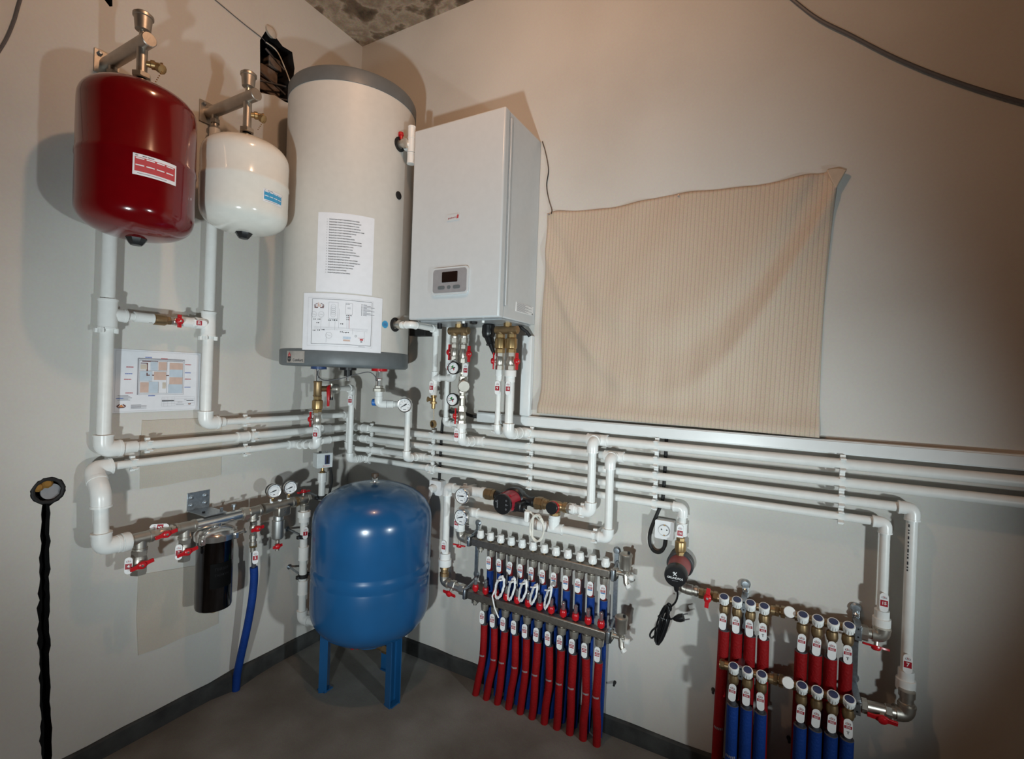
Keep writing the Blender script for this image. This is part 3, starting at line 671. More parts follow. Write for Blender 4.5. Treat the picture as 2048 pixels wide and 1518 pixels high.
paper_on_heater('paper_sheet', 'landscape white sheet with piping diagram low on the water heater', -45.9, 1.581, .316, .226, fill_scheme, .0030)
# ---- gas boiler
BX0, BX1, BY, BZ0, BZ1 = .664, 1.107, -.312, 1.614, 2.408
t = W('gas_boiler', 'white wall-mounted gas boiler beside the water heater', 'boiler', ((BX0+BX1)/2, -.15, BZ0))
t.part('cabinet', MB().box(((BX0+BX1)/2, (BY+.036)/2, (BZ0+BZ1)/2), (BX1-BX0-.004, -BY-.038, BZ1-BZ0-.004)), BOILER, bevel=.004)
def rrect(x0, z0, x1, z1, r, n=5):
    o = []
    for cx, cz, a in ((x1-r, z1-r, 0), (x0+r, z1-r, PI/2), (x0+r, z0+r, PI), (x1-r, z0+r, 1.5*PI)):
        o += [(cx+r*math.cos(a+PI/2*k/n), cz+r*math.sin(a+PI/2*k/n)) for k in range(n+1)]
    return o
t.part('front_cover', MB().box(((BX0+BX1)/2, BY+.0205, (BZ0+BZ1)/2), (BX1-BX0, .037, BZ1-BZ0)), BOILER, bevel=.006)
t.part('side_seam', MB().box((BX1-.001, BY+.0415, (BZ0+BZ1)/2+.01), (.004, .004, BZ1-BZ0-.07)), BOILERDK)
t.part('side_ridge', MB().box((BX1+.0005, BY+.050, (BZ0+BZ1)/2+.012), (.005, .010, BZ1-BZ0-.075)), BOILER, bevel=.002)
t.part('underside', MB().box(((BX0+BX1)/2, -.14, BZ0-.002), (BX1-BX0-.03, .24, .006)), BOILERDK)
pf = t.part('control_panel', MB().prism(rrect(.789, 1.708, .969, 1.818, .016), (0, BY+.003, 0), (1, 0, 0), (0, 0, 1), .010), BOILER, bevel=.003)
t.part('panel_face', MB().prism(rrect(.797, 1.716, .961, 1.810, .012), (0, BY-.006, 0), (1, 0, 0), (0, 0, 1), .0025), PANELG, parent=pf)
t.part('display', MB().prism(rrect(.842, 1.757, .918, 1.799, .003), (0, BY-.0085, 0), (1, 0, 0), (0, 0, 1), .0008), SCREEN, parent=pf)
for x0, x1 in ((.823, .857), (.869, .886), (.898, .932)): t.part('button', MB().prism(rrect(x0, 1.730, x1, 1.744, .006), (0, BY-.0085, 0), (1, 0, 0), (0, 0, 1), .0012), HEATGREY, parent=pf, bevel=.0004)
bg = t.part('badge', MB().prism(rrect(.848, 2.004, .912, 2.030, .003), (0, BY+.002, 0), (1, 0, 0), (0, 0, 1), .0028), BOILER, bevel=.0005)
ink = Ink(lambda a, b: V((a, BY-.0014, b))); ink.text(TAGRED, 'protherm', .876, 2.0150, .0100, .012, rot=.05); ink.poly(INKR, [(.898, 2.010), (.907, 2.010), (.909, 2.023), (.903, 2.026), (.899, 2.020)]); ink.build(t, bg)
sl = t.part('rating_label', MB().box((BX1-.0016, -.10, 1.672), (.002, .152, .038)), TAGW, label='printed rating label low on the side')
ink = Ink(lambda a, b: V((BX1+.0002, a, b)))
for k in range(9): ink.rect(INKG, -.17, 1.687-k*.0038, -.04-.03*((k*5) % 3), 1.6885-k*.0038)
ink.rect(INK, -.036, 1.6545, -.030, 1.662); ink.build(t, sl)
for x, y, r, h, m in ((.745, -.20, .011, .022, BLACK), (.87, -.19, .012, .016, BLACK), (.94, -.23, .016, .010, BLACK), (.905, -.25, .006, .008, FIT), (1.0, -.25, .006, .008, FIT), (.97, -.12, .010, .012, BOILERDK)):
    t.part('bottom_plug', MB().lathe([(0, 0), (0, r), (h, r), (h+.002, r*.8), (h+.002, 0)], (x, y, BZ0-.004), (0, 0, -1), 14), m)
tag_props(MB().lathe([(0, .006), (.014, .007), (.018, .012), (.030, .011), (.034, 0)], (.612, -.332, 2.372), (-.15, 0, 1), 12).build('bleed_knob', REDP, loc=(.612, -.332, 2.372)), 'small red knob on the upper heater side port', 'knob')
t = W('drain_siphon', 'black plastic condensate siphon hanging under the boiler', 'siphon', (.965, -.13, 1.61))
t.part('bowl', MB().lathe([(0, 0), (0, .018), (.010, .027), (.040, .029), (.055, .026), (.062, .020), (.062, 0)], (.957, -.14, 1.612), (.02, 0, -1), 20), BLACK)
t.part('cone', MB().lathe([(0, .020), (.03, .017), (.031, .021), (.035, .021), (.036, .013), (.08, .006), (.085, 0)], (.960, -.14, 1.556), (.38, 0, -1), 14), BLACK)
cable('siphon_hose', 'short black hose bending from boiler into white trunking', [(1.062, -.06, 1.612), (1.068, -.052, 1.60), (1.085, -.04, 1.585), (1.098, -.03, 1.565)], .0075, BLACKR)
# ---- blue pressure tank on legs
BC = V((.495, -.300, 0)); BR = .2525
t = W('pressure_tank', 'large blue pressure tank standing on three legs in the corner', 'tank', (BC.x, BC.y, 0))
prof = tank_profile(BR, .225, .905, .165, None, 14, 2.2)
sm_ = [(.50, BR), (.508, BR*.992), (.515, BR*.990), (.525, BR*1.004), (.555, BR*1.004), (.565, BR*.990), (.572, BR*.992), (.58, BR)]
k = next(i for i, q in enumerate(prof) if q[0] > .45); prof = prof[:k]+sm_+prof[k:]
t.part('body', MB().lathe(prof, BC, up, 80), BLUETANK, smooth=60)
mb = MB(); mb.lathe([(.898, .030), (.903, .026), (.907, .012), (.913, .012)], BC, up, 20); hexrow(mb, BC, up, .910, .922, .012); t.part('air_nipple', mb, CHROME)
t.part('nipple_cap', MB().lathe([(.921, .008), (.930, .008), (.931, .0165), (.943, .0165), (.945, .014), (.945, 0)], BC, up, 20), mat('brown_cap', (.06, .035, .02), .5))
for fx, fy in ((.351, -.411), (.661, -.330), (.473, -.159)):
    d = (V((fx, fy, 0))-BC).normalized(); s = V((-d.y, d.x, 0)); w = .027; mb = MB()
    f = V((fx, fy, 0)); topz = .38
    out = [(-w, 0), (w, 0), (w, .034), (w-.004, .034), (w-.004, .004), (-w+.004, .004), (-w+.004, .034), (-w, .034)]
    mb.prism(out, f-d*.012, s, d, topz) if s.cross(d).z > 0 else mb.prism([(a, b) for a, b in out[::-1]], f-d*.012+V((0, 0, topz)), s, d, topz)
    lg = t.part('leg', mb, BLUETANK)
    t.part('foot', MB().box((fx-d.x*.0, fy-d.y*.0, .003), (.045, .045, .006)), BLUETANK, parent=lg)
fm = curved_map(BC.x, BC.y, BR, math.radians(-152), .47, .0012); o = t.part('green_label', sheet(MB(), fm, -.05, -.05, .05, .05), YGREEN, smooth=0)
t.part('bottom_flange', MB().lathe([(.205, 0), (.205, .075), (.235, .075), (.25, .06)], BC, up, 28), BLUETANK)
# ================================================================== plastic pipe lines
XE = 3.6
X, Y, Z = V((1, 0, 0)), V((0, 1, 0)), V((0, 0, 1))
pipe_run('pipe_line', 'white riser pipe running down from the red expansion tank', [(.05, -1.117, 2.33), (.05, -1.117, 1.095), (.05, -1.02, 1.095)], .0205, tees=[((.05, -1.116, 1.553), -Z, Y, .0165)])
pipe_run('pipe_line', 'white riser pipe running down from the white expansion tank', [(.05, -.785, 2.33), (.05, -.785, 1.163), (.05, -.712, 1.163)], .0195, tees=[((.05, -.786, 1.556), -Z, -Y, .0165)])
pipe_run('link_pipe', 'short white pipe stub with coupling beside the red tank riser', [(.05, -1.075, 1.553), (.05, -.975, 1.554)], .0135, couplings=[((.05, -1.01, 1.554), Y, .06)])
pipe_run('link_pipe', 'short white pipe stub carrying tag 20', [(.05, -.895, 1.555), (.05, -.825, 1.555)], .015, couplings=[((.05, -.868, 1.555), Y, .05)])
check_valve('brass check valve on the link between the tank risers', (.05, -.960, 1.553), Y, .075, .020, m=OLDBRASS)
ball_valve('small ball valve with red handle on the link between tank risers', (.05, -.905, 1.554), Y, .045, .015, X, wing=Z, wl=.024)
pipe_run('pipe_line', 'second white pipe from top, running round the corner and off right', [(.05, -1.03, 1.095), (.05, -.036, 1.095), (XE, -.036, 1.095)], .0155,
    couplings=[((.05, -.63, 1.095), Y, .05), ((.05, -.20, 1.095), Y, .05), ((.16, -.036, 1.095), X, .05)], tees=[((.848, -.036, 1.095), X, -Y, .0155), ((1.488, -.036, 1.095), X, -Y, .0155)])
pipe_run('pipe_line', 'white pipe dropping at the corner and ending at tag 15', [(.05, -.71, 1.163), (.088, -.088, 1.163), (.088, -.088, .990), (.25, -.036, .988), (2.335, -.036, .987), (2.335, -.036, .70)], .0130,
    tees=[((.526, -.036, .988), X, -Y, .013)], adapters=[((2.335, -.036, .722), -Z, .052, .0235)], prints=[((.05, -.69, 1.163), (.05, -.60, 1.163), (1, 0, .2))])
pipe_run('pipe_line', 'white pipe third from top, turning down to tag 7', [(.05, -1.10, 1.035), (.05, -.036, 1.040), (2.398, -.036, 1.040), (2.398, -.036, .54)], .0142,
    couplings=[((.05, -.20, 1.038), Y, .05), ((.15, -.036, 1.04), X, .04)], tees=[((.05, -.375, 1.036), Y, X, .014)], adapters=[((2.398, -.036, .560), -Z, .058, .0245)], prints=[((2.396, -.036, .995), (2.396, -.036, .86), (-.55, -1, 0))])
pipe_run('pipe_loop', 'thick white pipe loop at the left end of the steel line', [(.05, -1.10, 1.035), (.05, -1.143, 1.032), (.12, -1.146, .966), (.12, -1.140, .783), (.12, -1.062, .783)], .0205, adapters=[((.12, -1.104, .783), Y, .042, .0315)])
pipe_run('pipe_line', 'white pipe line from tag 17 along the lowest row to tag 16', [(.207, -.27, 1.304), (.158, -.139, 1.304), (.158, -.139, .945), (.158, -.036, .938), (1.748, -.036, .937), (1.748, -.036, .835)], .0135,
    couplings=[((.595, -.036, .938), X, .045), ((1.748, -.036, .86), Z, .045), ((.158, -.085, .941), Y, .02)])
pipe_run('outlet_pipe', 'white hot outlet pipe stepping down from the water heater', [(.437, -.235, 1.30), (.437, -.235, 1.244), (.526, -.135, 1.244), (.526, -.135, .992), (.526, -.045, .988)], .0135,
    couplings=[((.437, -.235, 1.287), Z, .03), ((.470, -.198, 1.244), (.089, .1, 0), .03), ((.505, -.159, 1.244), (.089, .1, 0), .03)])
pipe_run('riser_pipe', 'slim white pipe with tag 9 below the boiler', [(1.029, -.16, 1.39), (1.029, -.16, 1.162), (1.029, -.036, 1.160), (.672, -.036, 1.160), (.672, -.036, 1.612)], .0115,
    adapters=[((1.029, -.16, 1.372), Z, .045, .0175)])
pipe_run('pipe_line', 'top white pipe from tag 10 running along the right wall', [(1.082, -.16, 1.39), (1.082, -.16, 1.158), (1.086, -.036, 1.152), (XE, -.036, 1.152)], .0168,
    adapters=[((1.082, -.16, 1.368), Z, .048, .0235)], couplings=[((1.085, -.09, 1.154), Y, .05)], tees=[((1.418, -.036, 1.152), X, -Y, .0165)])
pipe_run('drop_pipe', 'front white drop pipe from the top line to the pump line', [(1.418, -.045, 1.152), (1.418, -.092, 1.148), (1.419, -.092, .879), (1.345, -.092, .880)], .0160, adapters=[((1.372, -.092, .880), -X, .035, .0215)])
pipe_run('return_pipe', 'lower white pipe under the pump turning up at right', [(1.490, -.045, 1.095), (1.490, -.092, 1.092), (1.492, -.092, .792), (.812, -.092, .788), (.812, -.086, .695)], .0152,
    tees=[((1.268, -.092, .790), X, Z, .017), ((.868, -.092, .788), X, -Y, .0145)], couplings=[((.812, -.087, .712), Z, .035), ((1.20, -.092, .789), X, .05)])
pipe_run('supply_pipe', 'white pipe with tag 11 beside the blue tank', [(.935, -.092, .881), (.737, -.092, .879), (.737, -.092, .55)], .0155,
    adapters=[((.905, -.092, .881), X, .035, .024), ((.737, -.092, .580), -Z, .058, .029)], tees=[((.868, -.092, .880), X, -Y, .0145)])
pipe_run('outlet_pipe', 'white pipe with tag 21 from the heater side port', [(.618, -.319, 1.592), (.690, -.319, 1.592), (.690, -.155, 1.589), (.690, -.155, 1.295)], .0115,
    tees=[((.690, -.155, 1.372), Z, X, .0115)], couplings=[((.690, -.155, 1.318), Z, .045), ((.635, -.319, 1.592), X, .02)])
pipe_run('link_pipe', 'short white pipe rising into the left boiler valve', [(.714, -.155, 1.373), (.796, -.157, 1.374), (.797, -.158, 1.455)], .0120, couplings=[((.797, -.158, 1.44), Z, .03)])
pipe_run('drop_pipe', 'white elbow pipe with tag 13 under the strainer', [(.850, -.16, 1.19), (.850, -.16, 1.105), (.850, -.050, 1.095)], .0150, adapters=[((.850, -.16, 1.140), Z, .042, .0215)], couplings=[((.85, -.095, 1.098), Y, .04)])
pipe_run('vent_pipe', 'white tee pipe at the upper side port of the heater', [(.612, -.327, 2.356), (.636, -.305, 2.356)], .0125, tees=[((.640, -.300, 2.356), Z, -X, .0125)], couplings=[((.640, -.300, 2.41), Z, .05), ((.640, -.300, 2.30), Z, .045)])
pipe_run('inlet_pipe', 'white elbow with tag 6 below the heater cold inlet', [(.209, -.382, 1.135), (.209, -.380, 1.048), (.075, -.377, 1.037)], .0140, couplings=[((.209, -.382, 1.115), Z, .05), ((.125, -.378, 1.041), X, .012)])
pipe_run('tank_pipe', 'white pipe with tag 1 running down to the blue tank', [(.12, -.366, .735), (.12, -.359, .222), (.40, -.315, .215)], .0170,
    couplings=[((.12, -.362, .532), Z, .062), ((.12, -.360, .372), Z, .065)], adapters=[((.12, -.366, .680), Z, .050, .029)])
pipe_run('sensor_stub', 'short white pipe stub carrying the pressure switch', [(.14, -.287, .77), (.14, -.287, .895)], .0155, couplings=[((.14, -.287, .878), Z, .045)])
# ---- clips
cols = [(.155, 'beside tag 17'), (.600, 'under tag 21'), (1.125, 'left of the pump riser'), (1.648, 'over the right socket'), (2.222, 'near the right elbows')]
rows = [('top', 1.152, .0168), ('second', 1.095, .0155), ('third', 1.040, .0142), ('fourth', .9875, .0130), ('lowest', .9375, .0135)]
for cx, cn in cols:
    for rn, z, r in rows:
        if rn == 'top' and cx < 1.0: continue
        if rn == 'lowest' and cx > 2: continue
        xx = cx+(.012 if cx < .2 and rn != 'lowest' else 0)+(.03 if cx < .2 else 0)
        clip(f'white clip on the {rn} right-wall pipe, {cn}', (xx, -.036, z), 'R', r=r, dist=.036)
for x in (.735, .945): clip('white clip on the slim pipe ' + ('behind the ball valve' if x < .9 else 'beside its right elbow'), (x, -.036, 1.160), 'R', r=.0115, dist=.036)
for x, z, l in ((.83, .880, 'white clip on the pump line beside the upper thermometer'), (1.385, .880, 'white clip on the pump line near the drop pipe'), (1.440, .791, 'white clip on the return pipe near its right elbow')):
    clip(l, (x, -.092, z), 'R', r=.0152, dist=.092)
for y, z, r, l in ((-.62, 1.163, .0130, 'top pipe of the left wall'), (-.58, 1.095, .0155, 'middle pipe of the left wall'), (-.615, 1.0355, .0150, 'lower pipe of the left wall'), (-.985, 1.095, .0155, 'middle pipe below the floor plan'), (-1.03, 1.0352, .0150, 'lower pipe beside the thick loop'), (-.29, 1.163, .0130, 'top left-wall pipe behind the cold valve')):
    clip(f'white clip on the {l}', (.05, y, z), 'L', r=r)
clip('white clip holding the red tank riser', (.05, -1.117, 1.497), 'L', vertical=True, r=.0205)
clip('white clip holding the white tank riser', (.05, -.785, 1.500), 'L', vertical=True, r=.0195)
# ---- numbered tags
TY = math.radians(62)
for num, label, c, yaw, ry in (
    ('21', 'white tag numbered 21 on the heater outlet pipe', (.690, -.173, 1.331), .10, 0), ('14', 'white tag numbered 14 right of the upper pressure gauge', (.878, -.185, 1.412), .12, 0),
    ('9', 'white tag numbered 9 on the slim boiler pipe', (1.031, -.174, 1.343), .12, 0), ('10', 'white tag numbered 10 on the thick boiler pipe', (1.084, -.179, 1.343), .12, 0),
    ('13', 'white tag numbered 13 above the second pipe line', (.842, -.184, 1.134), .15, 0), ('17', 'white tag numbered 17 beside the red lever', (.168, -.157, 1.244), .3, 0),
    ('6', 'white tag numbered 6 under the heater cold inlet', (.224, -.403, 1.102), .4, 0), ('11', 'white tag numbered 11 on the pipe by the blue tank', (.742, -.113, .615), .1, 0),
    ('12', 'white tag numbered 12 behind the lower thermometer', (.807, -.112, .735), .1, 0), ('16', 'white tag numbered 16 above the small pump', (1.746, -.060, .853), .05, 0),
    ('15', 'white tag numbered 15 over the upper right valve', (2.336, -.058, .753), -.05, 0), ('7', 'white tag numbered 7 over the lower right valve', (2.397, -.058, .588), -.05, 0),
    ('20', 'white tag numbered 20 between the tank risers', (.074, -.836, 1.555), TY, -PI/2), ('4', 'white tag numbered 4 at the leftmost drain valve', (.142, -1.072, .706), TY, 0),
    ('5', 'white tag numbered 5 lying on the steel line', (.112, -.968, .806), TY+.15, -1.45), ('3', 'white tag numbered 3 left of the black filter', (.135, -.912, .703), TY, 0),
    ('2', 'white tag numbered 2 over the blue hose', (.135, -.612, .592), TY, 0), ('1', 'white tag numbered 1 left of the blue tank', (.140, -.372, .632), TY, 0)):
    number_tag(num, label, c, yaw, ry)
number_tag(' ', 'white tag mostly hidden behind the upper pressure gauge', (.785, -.176, 1.420), .1)
# ================================================================== boiler and heater fittings
def brass_cross(label, x0, x1, xt, legs, z, y=-.16):
    t = W('brass_manifold', label, 'fitting', (xt, y, z)); m = BRASS
    t.part('bar', MB().lathe([(0, 0), (0, .012), (.003, .0165), (x1-x0-.003, .0165), (x1-x0, .012), (x1-x0, 0)], (x0, y, z), X, 18), OLDBRASS)
    mb = MB(); mb.tube([(xt, y, z), (xt, y, BZ0)], .010, 14); hexrow(mb, V((xt, y, z+.012)), Z, 0, .018, .0165); t.part('neck', mb, m)
    for x in legs: t.part('outlet', MB().tube([(x, y, z), (x, y, z-.026)], .0145, 16), OLDBRASS)
brass_cross('brass cross fitting under the boiler, nearer the heater', .766, .872, .818, (.796, .847), 1.580)
brass_cross('brass cross fitting under the boiler right end', 1.004, 1.112, 1.061, (1.028, 1.082), 1.580)
for x, l in ((1.029, 'left brass check valve under the boiler right end'), (1.082, 'right brass check valve under the boiler right end')): check_valve(l, (x, -.16, 1.524), Z, .078, .0235)
ball_valve('boiler ball valve, leftmost, handle pointing to the heater', (.797, -.16, 1.487), Z, .070, .0155, (-1, -.35, 0), handle_off=.022)
ball_valve('boiler ball valve with red handle over the strainer', (.846, -.16, 1.480), Z, .080, .0155, (1, -.35, 0), handle_off=.040)
ball_valve('boiler ball valve feeding the slim white pipe', (1.030, -.16, 1.452), Z, .072, .0165, (-.9, -.6, 0), handle_off=.026)
ball_valve('boiler ball valve feeding the thick white pipe, rightmost', (1.083, -.16, 1.452), Z, .072, .0195, (1, -.4, 0), handle_off=.036)
ball_valve('ball valve with red handle below the lower pressure gauge', (.849, -.16, 1.213), Z, .075, .0175, (-.75, -.75, 0), handle_off=.028)
for x, l in ((.797, 'union nut below the boiler cross fitting, left'), (.847, 'union nut below the boiler cross fitting, right')): nut(l, (x, -.16, 1.540), Z, .038, .0185, NICKEL)
t = W('strainer', 'nickel strainer with round screw cap between two pressure gauges', 'strainer', (.848, -.16, 1.35))
mb = MB(); hexrow(mb, V((.848, -.16, 1.362)), Z, 0, .022, .018); hexrow(mb, V((.848, -.16, 1.312)), Z, 0, .016, .018); mb.lathe([(-.022, .015), (-.01, .019), (.01, .019), (.024, .015)], (.848, -.16, 1.352), Z, 18); t.part('body', mb, NICKEL)
d = V((.62, -.70, -.16)).normalized(); t.part('screen_arm', MB().tube([V((.846, -.158, 1.352)), V((.846, -.158, 1.352))+d*.045], .0195, 20), NICKEL)
mb = MB(); mb.lathe([(.042, .0205), (.044, .0262), (.056, .0262), (.060, .023), (.060, 0)], V((.846, -.158, 1.352)), d, 12); t.part('cap', mb, NICKEL)
t = W('riser_fitting', 'nickel vertical fitting carrying the two pressure gauges', 'fitting', (.848, -.16, 1.28))
mb = MB(); mb.tube([(.848, -.16, 1.442), (.848, -.16, 1.385)], .0135, 16); hexrow(mb, V((.848, -.16, 1.392)), Z, 0, .010, .0165); t.part('upper_nipple', mb, NICKEL)
mb = MB(); mb.tube([(.848, -.16, 1.315), (.848, -.16, 1.25)], .0125, 16); hexrow(mb, V((.848, -.16, 1.290)), Z, 0, .012, .0165); hexrow(mb, V((.848, -.16, 1.246)), Z, 0, .012, .0175); t.part('lower_nipple', mb, NICKEL)
gauge('black pressure gauge with green and red sector beside tag 14', (.829, -.204, 1.418), .15, .0265, 'boiler', .024, stem=((.35, 1, 0), .02))
gauge('black pressure gauge with green and red sector above tag 13', (.829, -.204, 1.284), .15, .0265, 'boiler', .024, stem=((.35, 1, 0), .02))
t = W('drain_valve', 'brass drain valve with hanging chain under tag 21', 'valve', (.690, -.155, 1.26))
mb = MB(); mb.lathe([(0, .0135), (.012, .0135), (.013, .010), (.03, .0095), (.032, .0155), (.040, .0155), (.042, .009), (.062, .0085), (.064, .006), (.064, 0)], (.690, -.155, 1.298), -Z, 12); t.part('body', mb, BRASS)
t.part('screw', MB().lathe([(0, .007), (.012, .008), (.016, .012), (.02, .012)], (.687, -.165, 1.275), (-.5, -.7, .1), 8), BRASS)
mb = MB()
for k in range(11): mb.lathe([(-.0022, 0), (-.001, .0016), (.001, .0016), (.0022, 0)], (.697+.0002*k, -.16, 1.232-.0046*k), Z, 6)
t.part('chain', mb, OLDBRASS)
cp = t.part('dust_cap', MB().lathe([(0, .014), (.001, .017), (.014, .018), (.015, .013), (.004, .012), (.004, 0)], (.701, -.155, 1.168), (-.3, -1, -.05), 9), BRASS)
t.part('cap_bore', MB().lathe([(.006, .0125), (.0065, 0)], (.701, -.155, 1.168), (-.3, -1, -.05), 16), BLACKR, parent=cp)
# cold inlet group
t = W('cold_inlet', 'chrome inlet pipe and brass tee under the water heater', 'fitting', (.205, -.382, 1.30))
t.part('chrome_pipe', MB().tube([(.203, -.382, 1.395), (.203, -.382, 1.335)], .0145, 18), CHROME)
mb = MB(); mb.lathe([(0, .0175), (.004, .0195), (.010, .0175), (.062, .0175), (.068, .0195), (.072, .017)], (.204, -.382, 1.268), Z, 20); t.part('tee', mb, OLDBRASS)
mb = MB(); mb.tube([(.204, -.37, 1.304), (.206, -.325, 1.304)], .0135, 14); hexrow(mb, V((.206, -.33, 1.304)), Y, 0, .02, .017); t.part('side_branch', mb, OLDBRASS)
t = W('relief_valve', 'safety valve with long red lever beside tag 17', 'valve', (.207, -.30, 1.304))
t.part('body', MB().lathe([(0, .013), (.01, .018), (.03, .020), (.034, .023), (.05, .023), (.052, .017)], (.206, -.325, 1.304), (-.02, 1, 0), 18), NICKEL)
t.part('stem', MB().lathe([(-.03, .006), (-.028, .009), (-.006, .009), (0, .006), (.026, .006), (.028, .008), (.036, .008), (.036, 0)], (.212, -.312, 1.292), Z, 12), NICKEL)
t.part('cap', MB().lathe([(0, .009), (.016, .009), (.016, 0)], (.212, -.312, 1.252), Z, 12), BLACK)
mb = MB(); mb.tube([(.214, -.325, 1.318), (.219, -.335, 1.31), (.226, -.34, 1.29), (.225, -.338, 1.24), (.222, -.336, 1.225)], [.006, .008, .0085, .006, .006], 10); t.part('lever', mb, REDP)
check_valve('brass check valve above tag 6', (.206, -.382, 1.232), Z, .075, .0235)
ball_valve('ball valve with red handle under the brass cold inlet', (.208, -.382, 1.165), Z, .070, .017, (-.75, -.45, 0), handle_off=.030)
t = W('hot_outlet', 'chrome hot outlet pipe with hex nut under the heater', 'fitting', (.436, -.235, 1.35))
t.part('chrome_pipe', MB().tube([(.436, -.235, 1.395), (.436, -.235, 1.318)], .0155, 18), CHROME)
mb = MB(); hexrow(mb, V((.436, -.235, 1.300)), Z, 0, .016, .0275); hexrow(mb, V((.436, -.235, 1.316)), Z, 0, .012, .020); t.part('hex_nut', mb, NICKEL)
mb = MB(); mb.lathe([(0, .017), (.002, .0175), (.006, .0175), (.008, .016)], (.436, -.235, 1.352), Z, 18); t.part('ring', mb, CHROME)
tag_props(MB().lathe([(0, 0), (0, .013), (.002, .016), (.022, .016), (.025, .012), (.025, 0)], (.420, -.225, 1.250), (-.6, -.4, 0), 16).build('blue_cap', BLUEP, loc=(.420, -.225, 1.250)), 'blue plastic cap behind the hot outlet elbow', 'cap')
gauge('thermometer on the hot outlet elbow of the water heater', (.545, -.180, 1.243), math.radians(24), .0325, 'temp', .018, 212, stem=((0, 1, 0), .02))
# ================================================================== steel water line on the left wall
XS, ZS = .12, .784
def steel_tee(label, y, L, down=.04, R=.0208, m=STEEL):
    t = W('steel_tee', label, 'fitting', (XS, y, ZS)); mb = MB(); o = V((XS, y-L/2, ZS))
    mb.lathe([(0, R*.8), (0, R*1.1), (.010, R*1.1), (.012, R), (L-.012, R), (L-.010, R*1.1), (L, R*1.1), (L, R*.8)], o, Y, 22); t.part('run', mb, m)
    mb = MB(); mb.lathe([(0, R*.95), (down-.010, R*.95), (down-.009, R*1.1), (down, R*1.1), (down, R*.7)], (XS, y, ZS), -Z, 22); t.part('branch', mb, m)
    return t
steel_tee('steel tee beside the thick white pipe loop', -1.030, .072, .042)
ball_valve('ball valve with red handle behind tag 5', (XS, -.958, ZS), Y, .075, .0185, (1, -.15, .05), wing=(0, 1, .18), handle_off=.030, wl=.036)
steel_tee('steel tee left of the black filter', -.885, .072, .042)
ball_valve('leftmost drain valve with red handle on the steel line', (XS, -1.032, .702), Z, .085, .0230, (1, -.2, 0), wing=(0, 1, .22), m=STEEL, wl=.036)
ball_valve('drain valve with red handle next to the black filter', (XS, -.885, .702), Z, .085, .0200, (1, -.2, 0), wing=(0, 1, .18), m=STEEL, wl=.036)
t = W('water_filter', 'black polished cylindrical water filter under the steel line', 'water filter', (XS, -.772, .43)); o = V((XS, -.772, 0))
t.part('head_pipe', MB().lathe([(0, .012), (0, .0215), (.185, .0215), (.185, .012)], (XS, -.85, ZS), Y, 24), CHROME)
t.part('head_neck', MB().tube([(XS, -.772, ZS-.01), (XS, -.772, .755)], .022, 20), CHROME)
t.part('lid', MB().lathe([(.733, .072), (.740, .073), (.748, .066), (.756, .052), (.762, .034), (.765, 0)], o, Z, 44), CHROME)
t.part('housing', MB().lathe([(.445, .0), (.443, .050), (.447, .062), (.455, .0645), (.733, .0645), (.733, 0)], o, Z, 48), DARKSTEEL)
t.part('clamp_ring', MB().lathe([(.714, .0645), (.716, .0725), (.736, .0735), (.738, .070)], o, Z, 44), CHROME)
lab = t.part('label_plate', sheet(MB(), curved_map(XS, -.772, .0645, math.radians(-5), .585, .0006), -.042, -.048, .042, .048), mat('label_black', (.003, .003, .003), .65, spec=0.08), smooth=0)
ink = Ink(curved_map(XS, -.772, .0645, math.radians(-5), .585, .0011)); fnt = mat('faint_print', (.016, .016, .018), .6, spec=0.1); ink.text(fnt, 'ГЕЙЗЕР', -.002, .025, .013); ink.text(fnt, 'ТАЙФУН', -.002, .002, .012); ink.build(t, lab)
t.part('drain_plug', MB().lathe([(0, .012), (.022, .013), (.024, .010), (.024, 0)], (XS, -.772, .446), -Z, 14), OLDBRASS)
mb = MB(); mb.tube([(XS+.045, -.72, .726), (XS+.055, -.682, .733)], .006, 10); hexrow(mb, V((XS+.052, -.692, .731)), V((.25, .95, .18)), 0, .010, .011); t.part('clamp_bolt', mb, CHROME)
t.part('clamp_lug', MB().box((XS+.055, -.725, .724), (.022, .016, .026)), CHROME, bevel=.003); t.part('clamp_lug', MB().box((XS+.03, -.838, .722), (.022, .016, .026)), CHROME, bevel=.003)
t = W('wall_bracket', 'galvanised angle bracket bolted above the water filter', 'bracket', (0, -.777, .846))
t.part('wall_plate', MB().box((.0015, -.777, .846), (.003, .086, .072)), ZINC, bevel=.0008); t.part('shelf', MB().box((.065, -.777, .8105), (.13, .086, .003)), ZINC, bevel=.0008)
for sy in (-.028, .026):
    for sz in (.862, .832): t.part('bolt', MB().lathe([(0, .010), (.0015, .010), (.002, .0065), (.006, .006), (.008, 0)], (.003, -.777+sy, sz), X, 12), ZINC)
t.part('bolt', MB().lathe([(0, .006), (.005, .006), (.006, 0)], (.075, -.795, .812), Z, 6), BLACK); t.part('bolt', MB().lathe([(0, .006), (.012, .006), (.013, 0)], (.10, -.74, .812), Z, 6), ZINC)
t.part('clamp_bolt', MB().lathe([(-.02, .0045), (.004, .0045), (.005, .009), (.014, .009), (.015, 0)], (.10, -.690, .812), Z, 8), ZINC)
nut('steel union nuts right of the black filter', (XS, -.655, ZS), Y, .040, .0275, NICKEL); 
steel_tee('steel tee above the blue hose', -.617, .062, .036)
ball_valve('small ball valve with red handle above tag 2', (XS, -.615, .715), Z, .052, .0145, (1, .1, 0), wing=(0, 1, .12), wl=.028)
t = W('hose_fitting', 'small nickel check fitting between valve and tag 2', 'fitting', (XS, -.615, .66)); mb = MB()
